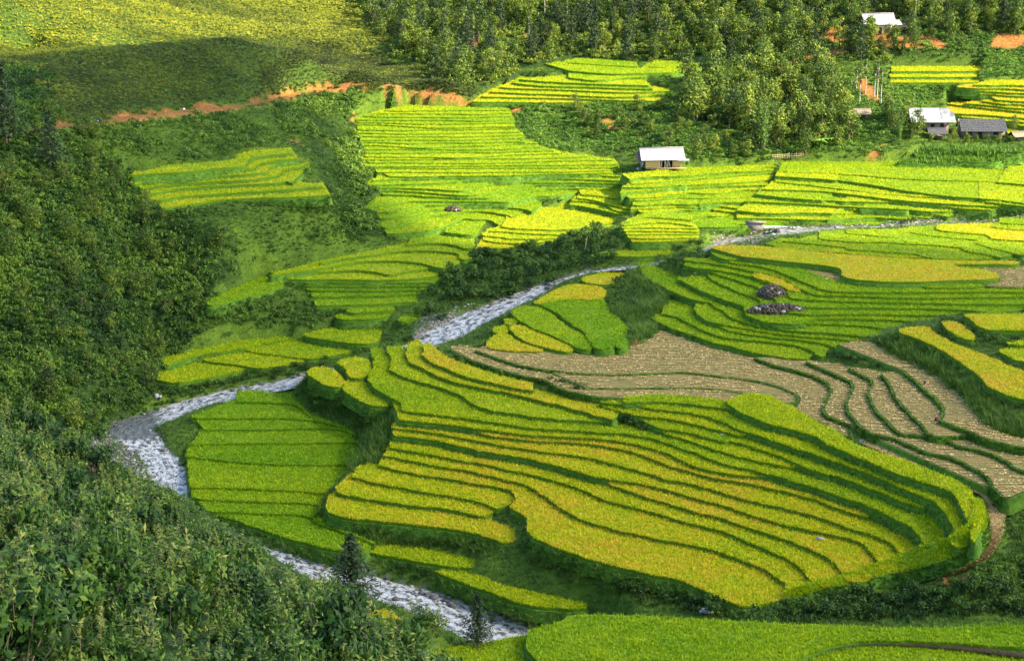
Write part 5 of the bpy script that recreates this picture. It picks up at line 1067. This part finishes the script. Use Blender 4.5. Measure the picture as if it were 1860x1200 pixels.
# tin-roofed hut
q = ghit(1203, 309); t = thing('field_hut', 'wooden field hut with bright tin roof standing alone on the valley floor', 'hut', (q[0], q[1]+3.2, q[2]+.1), .10)
w, d, h, rh = 10.2, 6.0, 2.7, 2.5
part('roof', t, [M_TIN], lambda G: (roof_slope(G, -6.3, 6.0, 0, h+rh, -d/2-.9, h-.35), roof_slope(G, -6.3, 6.0, 0, h+rh, d/2+.8, h-.25), box(G, (-.15, 0, h+rh+.05), (12.3, .3, .07))))
part('eave_sheet', t, [M_TIN2], lambda G: roof_slope(G, 3.6, 7.0, -d/2-.3, h-.1, -d/2-1.3, h-.5))
part('wall_panel', t, [M_WALL], lambda G: [box(G, (-5.0+.16+i*.33, -d/2, h/2-.02), (.31, .08+.02*(i % 2), h-.25)) for i in range(12)])
part('wall_panel', t, [M_WALL], lambda G: [box(G, (2.75+.16+i*.33, -d/2, h/2-.02), (.31, .08+.02*(i % 2), h-.25)) for i in range(7)])
part('back_wall', t, [M_WOOD], lambda G: (box(G, (0, d/2, h/2), (w, .1, h)), gable(G, 5.05, d, h, rh-.3), gable(G, -5.05, d, h, rh-.3), box(G, (0, 0, .04), (w, d, .08))))
for x in (-1.0, .4, 1.2, 2.6): part('post', t, [M_LIGHTW], lambda G: box(G, (x, -d/2+.02, h/2), (.16, .16, h)))
for x, a in ((-.5, .12), (.75, -.28), (1.7, -.3)): part('leaning_plank', t, [M_LIGHTW], lambda G: box(G, (x, -d/2+.2, 1.05), (.22, .07, 2.1), 0, 0, .08, a))
part('tarp', t, [M_TARP], lambda G: (box(G, (-5.35, -.6, 1.75), (.06, 3.4, 2.3)), box(G, (-5.6, -.6, .75), (.06, 3.4, .7), 0, 0, 0, .6)))
for y in (-2.6, -1.9, -1.2): part('leaning_pole', t, [M_LIGHTW], lambda G: box(G, (-5.75, y, .9), (.1, .1, 2.0), 0, 0, .35, .25))
part('lean_to_roof', t, [M_WOOD], lambda G: roof_slope(G, -7.4, -5.2, 0, h+1.4, -2.2, h-.9, .08, False))
part('porch', t, [M_THATCH], lambda G: box(G, (.6, -d/2-.5, .06), (11.2, 1.1, .14)))
# farmhouse on the hill
q = ghit(1600, 64); t = thing('hill_farmhouse', 'cream walled farmhouse with white tin roof high in the far forest', 'house', (q[0], q[1]+3, q[2]+.2), .08)
part('roof', t, [M_TIN], lambda G: (roof_slope(G, -6.4, 4.6, 0, 6.6, -4.4, 3.3), roof_slope(G, -6.4, 4.6, 0, 6.6, 4.2, 3.4), box(G, (-.9, 0, 6.66), (11, .3, .08)), roof_slope(G, 4.7, 6.4, -1, 4.6, -4.4, 3.2)))
part('wall', t, [M_CREAM], lambda G: (box(G, (-.8, -3.1, 1.7), (9.6, .2, 3.4)), box(G, (-.8, 3.1, 1.7), (9.6, .2, 3.4)), gable(G, -5.6, 6, 3.4, 2.9, .15), gable(G, 4.0, 6, 3.4, 2.9, .15)))
for x in (-3.4, -.6, 2.2): part('door' if x == -.6 else 'window', t, [M_DARK], lambda G: box(G, (x, -3.24, 1.15 if x == -.6 else 1.8), (1.0, .1, 2.1 if x == -.6 else 1.1)))
part('side_shed', t, [M_WOOD], lambda G: (box(G, (7.4, 0, 1.1), (4.4, 4, 2.2)), roof_slope(G, 4.9, 10.2, 0, 3.4, -2.8, 2.3, .1, False), roof_slope(G, 4.9, 10.2, 0, 3.4, 2.6, 2.3, .1, False)))
# valley farmhouses
q = ghit(1697, 247); t = thing('valley_farmhouse', 'farmhouse with patched, part-shaded silver roof behind a round tree at the valley edge', 'house', (q[0]-.3, q[1]+4.5, q[2]+.2), -.02)
part('roof', t, [M_TIN], lambda G: (roof_slope(G, -6.6, 2.2, 0, 7.2, -4.6, 3.7), roof_slope(G, -6.6, 5.2, 0, 7.2, 4.2, 3.7)))
part('shaded_roof_patch', t, [M_TIN2], lambda G: roof_slope(G, 2.25, 5.2, 0, 7.2, -4.6, 3.7)); part('roof_apron', t, [M_TIN2], lambda G: roof_slope(G, 5.25, 6.4, -.6, 6.2, -4.6, 3.7))  # darker right sheet: a tree's shadow put into the tin colour
part('wall', t, [M_WOOD], lambda G: (box(G, (-.7, -3.2, 1.9), (10.6, .2, 3.8)), box(G, (-.7, 3.2, 1.9), (10.6, .2, 3.8)), gable(G, -6.0, 6.2, 3.8, 3.0, .15), gable(G, 4.6, 6.2, 3.8, 3.0, .15)))
for x in (-3, 0, 2.8): part('window', t, [M_DARK], lambda G: box(G, (x, -3.34, 2.6), (1.1, .08, .9)))
q = ghit(1788, 256); t = thing('valley_farmhouse', 'long low farmhouse with dark shingled roof near the right edge', 'house', (q[0], q[1]+4.5, q[2]+.1), -.03)
def shingles(G):
    for k in range(7):
        f0, f1 = k/7, (k+1)/7; y0, y1 = -4.2*f0, -4.2*f1-.12; z0, z1 = 5.4-2.9*f0, 5.4-2.9*f1-.06
        for i in range(26):
            x = -6.6+i*.51; j = .04*((i*7+k*3) % 5); roof_slope(G, x, x+.49, y0, z0+.05, y1-j*.6, z1+.05, .05, False)
part('roof', t, [M_SLATE], lambda G: (shingles(G), roof_slope(G, -6.6, 6.7, 0, 5.45, 4.2, 2.6, .1, False)))
part('wall', t, [M_WOOD], lambda G: (box(G, (0, -3.3, 1.4), (12.2, .2, 2.8)), box(G, (0, 3.3, 1.4), (12.2, .2, 2.8)), gable(G, -6.1, 6.4, 2.8, 2.4, .15), gable(G, 6.1, 6.4, 2.8, 2.4, .15)))
for x in (-4, -1, 3.5): part('opening', t, [M_DARK], lambda G: box(G, (x, -3.43, 1.3), (1.3, .08, 1.9)))
part('gable_post', t, [M_LIGHTW], lambda G: box(G, (-6.75, -.4, 3.2), (.18, .3, 4.6)))
def shed(px, py, w, d, h, rh, label, mroof, rz=0):
    q = ghit(px, py); t = thing('small_shed', label, 'shed', (q[0], q[1]+d/2, q[2]+.1), rz)
    part('roof', t, [mroof], lambda G: (roof_slope(G, -w/2-.5, w/2+.4, 0, h+rh, -d/2-.7, h-.3, .09, False), roof_slope(G, -w/2-.5, w/2+.4, 0, h+rh, d/2+.6, h-.3, .09, False)))
    for sx in (-1, 1):
        for sy in (-1, 1): part('post', t, [M_WOOD], lambda G: box(G, (sx*w/2, sy*d/2, h/2), (.18, .18, h)))
    part('log_stack', t, [M_LIGHTW], lambda G: [tube(G, [(w*.1+(k % 4)*.28, -d/2+.3, .2+.24*(k//4)), (w*.1+(k % 4)*.28, d/2-.3, .2+.24*(k//4))], .12, 6) for k in range(20)])
shed(1702, 257, 4.4, 3.2, 2.2, 1.3, 'open shed with stacked logs under a dark roof below the silver farmhouse', M_SLATE)
shed(1850, 258, 3.6, 2.6, 1.7, 1.1, 'little shed with pale roof edge at the far right frame edge', M_THATCH, .3)
shed(1566, 217, 4.6, 3.2, 1.6, 1.2, 'small thatched shelter below the bare trunked trees', M_THATCH)
# weir
q = ghit(1375, 424); zt = 10.3
t = thing('stone_weir', 'low concrete weir with water sliding over it on the upper stream', 'weir', (q[0], q[1], 0), -.12)
part('abutment', t, [M_CONC], lambda G: (box(G, (-.6, .9, zt-1.0), (4.6, 1.6, 3.2)), box(G, (-.6, .9, zt+.64), (5.0, 1.9, .16))))
part('spillway', t, [M_CONC], lambda G: box(G, (6.2, 1.6, zt-1.9), (9.4, 1.4, 2.6)))
def fall(G):
    xs = np.linspace(1.7, 10.8, 40); pr = [(2.2, .02), (1.0, .02), (.75, -.1), (.45, -.9), (.15, -1.75), (-.6, -1.9)]; V = []; r = R(5)
    for y, z in pr: V += [(x, y+r.normal(0, .04), zt-.58+z+.04*math.sin(x*7)) for x in xs]
    ii = np.arange(len(V)).reshape(-1, 40); G.add(V, np.stack([ii[:-1, :-1], ii[1:, :-1], ii[1:, 1:], ii[:-1, 1:]], -1).reshape(-1, 4))
part('water_sheet', t, [M_FALL], fall)
# rocks
def rock_geo(G, c, s, rng, mi=0):
    V = []; ph = (1+5**.5)/2
    for a in (-1, 1):
        for b in (-ph, ph): V += [(0, a, b), (a, b, 0), (b, 0, a)]
    V = np.array(V)/1.9; T = hull12(V); V = V*(1+rng.normal(0, .16, (12, 1)))*np.array(s); a = rng.random()*6.28; c_, s_ = math.cos(a), math.sin(a); V = np.stack([V[:, 0]*c_-V[:, 1]*s_, V[:, 0]*s_+V[:, 1]*c_, V[:, 2]], -1); G.add(V+np.array(c), T, rng.random(), mi)
_H = {}
def hull12(V):
    if 'f' not in _H:
        F_ = []; n = len(V); dm = np.linalg.norm(V[:, None]-V[None], axis=-1); e = dm[dm > 1e-6].min()*1.05
        for i in range(n):
            for j in range(i+1, n):
                for k in range(j+1, n):
                    if dm[i, j] < e and dm[j, k] < e and dm[i, k] < e:
                        nn = np.cross(V[j]-V[i], V[k]-V[i]); F_.append((i, j, k) if nn@V[i] > 0 else (i, k, j))
        _H['f'] = np.array(F_)
    return _H['f']
def pile(px, py, lx, ly, hh, n, label, seed, rz=0):
    q = ghit(px, py); r = R(seed); G = Geo()
    for k in range(n):
        a = r.random()*6.28; u = math.sqrt(r.random()); x, y = u*math.cos(a)*lx, u*math.sin(a)*ly; z = hh*(1-u*u)**.6*(.8+.25*r.random()); s = r.uniform(.2, .42); rock_geo(G, (x, y, z), (s*1.2, s, s*.75), r, int(r.random() < .07))
    G.add(*dome(lx*.97, ly*.97, hh*.86), .3, 0); G.V = [v*[1.15, 1.15, 1.25] for v in G.V]
    o = link('stone_heap', G.mesh('stone_heap', [M_HEAP, M_PALEST]), None, (q[0], q[1]+1.2, q[2]+1.2), label=label, category='stone heap'); o.rotation_euler.z = rz
def dome(a, b, h):
    V = []; T = []
    for i in range(6):
        f = i/5; rr = math.cos(f*math.pi/2); V += [(a*rr*math.cos(j*math.pi/8), b*rr*math.sin(j*math.pi/8), h*math.sin(f*math.pi/2)-.3*(i == 0)) for j in range(16)]
    for i in range(5): T += [(i*16+j, i*16+(j+1) % 16, (i+1)*16+(j+1) % 16, (i+1)*16+j) for j in range(16)]
    return V, T
pile(1403, 548, 2.6, 3.4, 1.5, 260, 'upright heap of dark field stones between green rice terraces', 1); pile(1412, 581, 5.4, 1.7, 1.3, 300, 'long low heap of dark stones below the upright stone heap', 2, .06)
pile(831, 379, 3.2, 2.4, 1.8, 260, 'big brown stone heap among the swirling terraces in the centre', 3); pile(823, 393, 2.0, 1.4, .9, 130, 'smaller stone heap just in front of the big brown one', 4)
def boulder(px, py, s, label, m=M_PALEST, grp=None, dz=0):
    q = ghit(px, py); r = R(int(px*7+py)); G = Geo()
    rock_geo(G, (0, 0, s*.35), (s, s*.7, s*.6), r); rock_geo(G, (s*.8, -.1, s*.2), (s*.5, s*.45, s*.4), r); rock_geo(G, (-s*.7, .1, s*.15), (s*.4, s*.4, s*.3), r)
    o = link('boulder', G.mesh('boulder', [m]), None, (q[0], q[1], q[2]+dz), label=label, category='rock')
    if grp: o['group'] = grp
boulder(1816, 590, 1.2, 'grey boulder lying in the golden field at the right edge', dz=.5); boulder(1313, 800, .8, 'slanted pale rock among rice strips in the middle of the spur', dz=.5); boulder(1563, 806, .9, 'white rock beside the rim of the spur'); boulder(1488, 988, .7, 'pale rock at the broken bund of the lower spur', dz=.6)
boulder(543, 778, .6, 'single grey stone sticking out of the flat green field', M_STONE, dz=.6); boulder(1600, 369, .9, 'dark boulder in the broad valley fields above the stream', M_STONE, dz=.6); boulder(1282, 1118, .9, 'long grey rock at the back edge of the near field', dz=.3); boulder(1160, 309, .8, 'pale rock heap beside the tin roofed hut')
boulder(1265, 499, .6, 'white stones under the bushes right of the upper wedge fields'); boulder(285, 724, .9, 'pale rock at the water edge by the river bend'); boulder(1757, 588, .5, 'small white rock on the bank between the golden fields')
# rocks along the river: boulders one by one, gravel as one cover
r = R(77); k = 0; GP = []
cand = r.choice(len(RIV), 1500)
for i in cand:
    side = r.choice([-1, 1]); off = RIV[i, 3]*r.uniform(.2, 1.15) if r.random() < .35 else RIV[i, 3]*r.uniform(.8, 1.3); p2 = RIV[i, :2]+nm[i]*side*off; px1, py1, D1 = proj(np.array([*p2, RIV[i, 2]]))
    if D1 > 470 or not (-20 < px1 < 1870) or py1 > 1190: continue
    if k < 210:
        s = r.uniform(.3, .85)*(1.2 if r.random() < .15 else .8); G = Geo(); rock_geo(G, (0, 0, 0), (s*1.3, s, s*.6), r)
        link('river_rock', G.mesh('river_rock', [M_STONE if r.random() < .65 else M_PALEST]), None, (p2[0], p2[1], RIV[i, 2]+.06), label='rock standing out of the white water of the river', category='rock', group='rocks in the river'); k += 1
GV = Geo(); pts = np.concatenate([scatter(STONE, .55, 230, 470, r, fieldok=False, soilok=True, bank=-2.0), scatter(["P 800,560 960,525 965,535 835,600 770,640 745,640"], .8, 300, 460, r, bank=-1.)])
for q in pts[r.random(len(pts)) < .8]:
    s = r.uniform(.1, .34); rock_geo(GV, (q[0], q[1], q[2]+s*.2), (s*1.2, s, s*.7), r, int(r.random() < .4))
link('river_gravel', GV.mesh('river_gravel', [M_STONE, M_PALEST]), kind='stuff')
# fence and poles
a0, a1 = ghit(1402, 291), ghit(1459, 289); t = thing('bamboo_fence', 'short rough bamboo fence in front of the banana plants', 'fence', (a0[0], a0[1], (a0[2]+a1[2])/2)); ex = a1[:2]-a0[:2]
for k in range(19): part('picket', t, [M_BAMBOO], lambda G: tube(G, [(ex[0]*k/18, ex[1]*k/18, -.2), (ex[0]*k/18+.05*math.sin(k*3), ex[1]*k/18, 1.25+.25*math.sin(k*5.1))], .06, 5))
for zz in (.45, .95): part('rail', t, [M_BAMBOO], lambda G: tube(G, [(0, -.08, zz), (ex[0], ex[1]-.08, zz)], .05, 5))
for (x0, y0, dx, hh, lb) in ((1062, 455, .6, 3.6, 'thin bamboo pole leaning out of the bushes above the stream'), (1407, 401, -1.2, 3.0, 'slanted bamboo pole beside the stone weir')):
    q = ghit(x0, y0); G = Geo(); tube(G, [(0, 0, -.3), (dx*.5, 0, hh*.5), (dx, 0, hh)], [.07, .06, .03], 6); link('bamboo_pole', G.mesh('bamboo_pole', [M_BAMBOO]), None, q, label=lb, category='pole')
# ---- people: one skinned body each, clothing and hair as children
SKIN = plain('skin', (.36, .20, .13), .6, .1, 4); C_RED = plain('red_cloth', (.42, .02, .03), .85, .2, 6); C_BLACK = plain('black_cloth', (.012, .012, .018), .9, .3, 6); C_WHITE = plain('white_cloth', (.78, .78, .80), .85, .05, 6); C_GREY = plain('grey_trousers', (.10, .10, .13), .9, .2, 6); C_HAIR = plain('black_hair', (.012, .010, .009), .6, .2, 6); C_BROWN = plain('brown_trousers', (.16, .09, .06), .9, .2, 6)
def skin_mesh(name, pts, edges, rad, mat_, sub=1):
    me = bpy.data.meshes.new(name); me.from_pydata([tuple(p) for p in pts], edges, []); o = bpy.data.objects.new(name, me); COL.objects.link(o)
    o.modifiers.new('s', 'SKIN'); o.modifiers.new('u', 'SUBSURF').levels = sub
    for v, rr in zip(me.skin_vertices[0].data, rad): v.radius = (rr, rr) if np.isscalar(rr) else rr
    me.skin_vertices[0].data[0].use_root = True
    dg = bpy.context.evaluated_depsgraph_get(); out = bpy.data.meshes.new_from_object(o.evaluated_get(dg)); bpy.data.objects.remove(o); out.name = name
    out.materials.clear(); out.materials.append(mat_)
    for p in out.polygons: p.use_smooth = True
    return out
def person(pos, rz, label, shirt, trousers, bend=0., h=1.62, stride=.12, arms='down', sit=False):
    """standing, walking, bending or sitting figure; local front is -y"""
    k = h/1.7; t = thing('person', label, 'person', pos, rz); hip = np.array([0, 0, .90*k]) if not sit else np.array([0, 0, .78*k]); c, s = math.cos(bend), math.sin(bend); up = np.array([0, -s, c])
    chest = hip+up*.42*k; neck = hip+up*.56*k; head = neck+np.array([0, -s*.7-.04, max(.25, c)])*.2*k; P = [hip, hip+up*.2*k, chest, neck, head]; E = [(0, 1), (1, 2), (2, 3), (3, 4)]; Rr = [.135*k, .125*k, (.17*k, .12*k), .055*k, (.085*k, .105*k)]; J = {}
    for sd in (-1, 1):
        sh = chest+np.array([sd*.19*k, 0, .06*k])
        if arms == 'down': el, wr = sh+np.array([sd*.06, -.03-.1*s, -.28])*k, sh+np.array([sd*.05, -.13-.1*s, -.52])*k
        elif arms == 'reach': el, wr = sh+np.array([sd*.03, -.12, -.26])*k, sh+np.array([-sd*.02, -.28, -.46])*k
        else: el, wr = sh+np.array([sd*.07, -.14, -.22])*k, sh+np.array([sd*.04, -.42, -.24])*k
        hd = wr+(wr-el)/np.linalg.norm(wr-el)*.11*k; i = len(P); P += [sh, el, wr, hd]; E += [(2, i), (i, i+1), (i+1, i+2), (i+2, i+3)]; Rr += [.062*k, .045*k, .034*k, .042*k]; J['a', sd] = (sh, el, wr)
        if sit: kn, an = hip+np.array([sd*.16, -.42, -.06])*k, hip+np.array([sd*.17, -.38, -.5])*k
        else: kn, an = hip+np.array([sd*.10, -.06-sd*stride*.5, -.44])*k, hip+np.array([sd*.10, -sd*stride, -.84])*k
        toe = an+np.array([sd*.02, -.17, -.04])*k; hp = hip+np.array([sd*.09, 0, -.05])*k; i = len(P); P += [hp, kn, an, toe]; E += [(0, i), (i, i+1), (i+1, i+2), (i+2, i+3)]; Rr += [.10*k, .068*k, .048*k, .04*k]; J['l', sd] = (hp, kn, an)
    b = link('body', skin_mesh('body', P, E, Rr, SKIN), t)
    SP = [hip+up*.0, hip+up*.2*k, chest, neck-up*.05*k]; SE = [(0, 1), (1, 2), (2, 3)]; SR = [.155*k, .145*k, (.19*k, .14*k), .075*k]
    for sd in (-1, 1):
        sh, el, wr = J['a', sd]; i = len(SP); SP += [sh, el, wr*.8+el*.2]; SE += [(2, i), (i, i+1), (i+1, i+2)]; SR += [.078*k, .06*k, .05*k]
    link('jacket', skin_mesh('jacket', SP, SE, SR, shirt), t); TP = [hip+up*.06*k]; TE = []; TR = [.15*k]
    for sd in (-1, 1):
        hp, kn, an = J['l', sd]; i = len(TP); TP += [hp, kn, an+(kn-an)*.08]; TE += [(0, i), (i, i+1), (i+1, i+2)]; TR += [.118*k, .086*k, .066*k]
    link('trousers', skin_mesh('trousers', TP, TE, TR, trousers), t); G = Geo(); rock = []
    for i in range(5):
        f = i/4*1.75; rr = .112*k*math.sin(max(.05, 1.75-f)+.0) if i < 4 else .002; rock += [(head[0]+rr*math.cos(j*.785), head[1]+.018+rr*1.12*math.sin(j*.785), head[2]+.012+.122*k*math.sin(f*.9)) for j in range(8)]
    G.add(rock, [(i*8+j, i*8+(j+1) % 8, (i+1)*8+(j+1) % 8, (i+1)*8+j) for i in range(4) for j in range(8)]); link('hair', G.mesh('hair', [C_HAIR], True), t); return t
def pq(px, py, dz=0): q = ghit(px, py); return (float(q[0]), float(q[1]), float(q[2])+dz)
person(pq(1155, 629), .2, 'person in red standing on the field edge beside the dark bank', C_RED, C_BROWN, .05)
person(pq(1678, 707, .1), 2.2, 'person in black walking along a bund of the harvested terraces', C_BLACK, C_BLACK, .2, 1.6, .2)
person(pq(1699, 769, .1), 1.2, 'person in dark red bending over the cut stubble with a white bundle', C_RED, C_BLACK, 1.0, 1.6, .15, 'reach')
person(pq(335, 208, .3), .1, 'person in white shirt and dark trousers walking on the orange road', C_WHITE, C_GREY, .1, 1.66, .2)
person(pq(1433, 397, .7), .5, 'person in pale top and dark trousers standing by the stream bank rocks', C_WHITE, C_BLACK, .1)
def motorbike(pos, rz):
    t = thing('motorbike', 'black motorbike with white side panel parked on the orange road', 'motorbike', pos, rz); M_R = plain('tyre', (.015, .015, .015), .9, .1, 5); M_W = plain('white_panel', (.75, .75, .76), .4, .05, 3); M_B = plain('black_paint', (.02, .02, .022), .35, .1, 3, .5)
    for y in (-.62, .62):
        G = Geo(); tube(G, [(0, y+.27*math.cos(a), .3+.27*math.sin(a)) for a in np.linspace(0, 6.283, 19)], .055, 6); wl = link('wheel', G.mesh('wheel', [M_R]), t); G = Geo(); box(G, (0, y, .3), (.05, .42, .04)); box(G, (0, y, .3), (.05, .04, .42)); link('spokes', G.mesh('spokes', [M_W]), wl)
    part('body', t, [M_B], lambda G: (box(G, (0, .05, .52), (.22, .9, .24)), box(G, (0, -.42, .72), (.26, .2, .5), 0, 0, .3), tube(G, [(0, -.62, .3), (0, -.42, .95)], .04, 6)))
    part('seat', t, [M_B], lambda G: box(G, (0, .3, .76), (.26, .8, .1))); part('side_panel', t, [M_W], lambda G: (box(G, (.13, .2, .55), (.03, .55, .2)), box(G, (-.13, .2, .55), (.03, .55, .2)))); part('handlebar', t, [M_B], lambda G: tube(G, [(-.33, -.36, 1.02), (0, -.44, .95), (.33, -.36, 1.02)], .02, 5))
    part('headlight', t, [M_W], lambda G: tube(G, [(0, -.58, .9), (0, -.46, .9)], .08, 8)); return t
mp = pq(180, 224, .1); motorbike(mp, 1.25); p1 = person((mp[0]-.02, mp[1]+.15, mp[2]-.02), 1.25, 'rider in black jacket and white scarf sitting on the motorbike', C_BLACK, C_BLACK, .15, 1.65, .1, 'forward', True)
person((mp[0]-1.3, mp[1]-.3, mp[2]), 1.0, 'person in black standing beside the motorbike at the road end', C_BLACK, C_BLACK, .15, 1.6)
# ------------------------------------------------------------------ light
SUN_EL, SUN_AZ = 36, 106          # azimuth clockwise from the view direction (+y): the sun stands to the right, a little behind the camera
w_ = bpy.data.worlds.new("World"); SC.world = w_; w_.use_nodes = True; nt = w_.node_tree
sky = nt.nodes.new('ShaderNodeTexSky'); sky.sky_type = 'NISHITA'; sky.sun_disc = False
sky.sun_elevation = math.radians(SUN_EL); sky.sun_rotation = math.radians(SUN_AZ)
nt.links.new(sky.outputs[0], nt.nodes['Background'].inputs[0]); nt.nodes['Background'].inputs[1].default_value = .15
sl = bpy.data.lights.new('sun', 'SUN'); sl.energy = 4.6; sl.angle = math.radians(.5); sl.color = (1, .85, .58)
so_ = bpy.data.objects.new('sun', sl); COL.objects.link(so_); so_.location = (0, 0, 400)
az = math.radians(SUN_AZ); el = math.radians(SUN_EL)
SUNV = Vector((math.sin(az)*math.cos(el), math.cos(az)*math.cos(el), math.sin(el)))
so_.rotation_euler = SUNV.to_track_quat('Z', 'Y').to_euler()
vs_ = SC.view_settings; vs_.view_transform = 'Standard'; vs_.look = 'None'; vs_.exposure = 2.05; vs_.gamma = 1

# a broken cloud, high and out of view, shaped to shade the near valley and the left slope
shade = L("P -260,150 40,128 200,92 330,82 430,92 500,135 545,180 600,225 630,290 690,345 800,385 900,412 1050,440 1200,448 1320,452 1500,470 1700,492 1990,520")
sg = at_z(shade[:, 0], shade[:, 1], np.interp(shade[:, 1], [60, 250, 450, 700, 1100, 1700], [44, 20, 8, 0, -8, -5])); CH = 620.
sg = np.concatenate([sg, [[330, 150, -5], [330, -200, 20], [-330, -200, 60], [-330, 330, 30]]])
sg = sg + np.array([SUNV.x, SUNV.y, SUNV.z])[None, :]*((CH-sg[:, 2])/SUNV.z)[:, None]
sg = chaikin(sg[:, :2], 2, True); sg = sg + np.stack([vnoise(sg[:, 0]+999, sg[:, 1], 30, 41)-.5, vnoise(sg[:, 0], sg[:, 1]+999, 30, 42)-.5], -1)*22
V2, T = tris_in(sg); n0 = len(V2)
cv = np.concatenate([np.c_[V2, np.full(n0, CH-6+vnoise(V2[:, 0]+500, V2[:, 1], 25, 3)*6)], np.c_[V2, np.full(n0, CH+18+vnoise(V2[:, 0]+500, V2[:, 1], 25, 4)*20)]])
ns = len(sg); a_ = np.arange(ns); b_ = (a_+1) % ns
side = np.concatenate([np.stack([a_, b_, b_+n0], -1), np.stack([a_, b_+n0, a_+n0], -1)])
def b_cloud(nt, nd):
    t = nd('ShaderNodeBsdfTransparent', inp={0: rgba((1, 1, 1))}); d = nd('ShaderNodeBsdfTranslucent', inp={0: rgba((.95, .95, .95))})
    return nd('ShaderNodeMixShader', inp={0: .55, 1: t.outputs[0], 2: d.outputs[0]}).outputs[0]
link('shade_cloud', mesh('shade_cloud', cv, np.concatenate([T[:, ::-1], T+n0, side]), mat('thin_cloud', b_cloud)), kind='structure')

def shade_cloud(outline, zs, mixf, CH, name='shade_cloud'):
    sh = L(outline); g = at_z(sh[:, 0], sh[:, 1], np.array(zs)); g = g+np.array([SUNV.x, SUNV.y, SUNV.z])[None, :]*((CH-g[:, 2])/SUNV.z)[:, None]; g = chaikin(g[:, :2], 2, True); g = g+np.stack([vnoise(g[:, 0]+999, g[:, 1], 30, 43)-.5, vnoise(g[:, 0], g[:, 1]+999, 30, 44)-.5], -1)*16
    V2, T = tris_in(g); n0 = len(V2); cv = np.concatenate([np.c_[V2, np.full(n0, CH)], np.c_[V2, np.full(n0, CH+14.)]]); ns = len(g); a_ = np.arange(ns); b_ = (a_+1) % ns
    m = mat('added_shade_cloud', lambda nt, nd: nd('ShaderNodeMixShader', inp={0: mixf, 1: nd('ShaderNodeBsdfTransparent').outputs[0], 2: nd('ShaderNodeBsdfDiffuse', inp={0: rgba((.8, .8, .8))}).outputs[0]}).outputs[0])
    link(name, mesh(name, cv, np.concatenate([T[:, ::-1], T+n0, np.stack([a_, b_, b_+n0], -1), np.stack([a_, b_+n0, a_+n0], -1)]), m), kind='structure')
shade_cloud("P -60,150 60,122 200,96 330,86 420,92 480,125 530,165 540,200 400,225 240,230 100,250 -60,250", [38, 41, 42.5, 43, 43.5, 39, 33, 28, 26, 28, 32, 34], .5, 560.)  # second unseen cloud, added only to darken the rounded hill
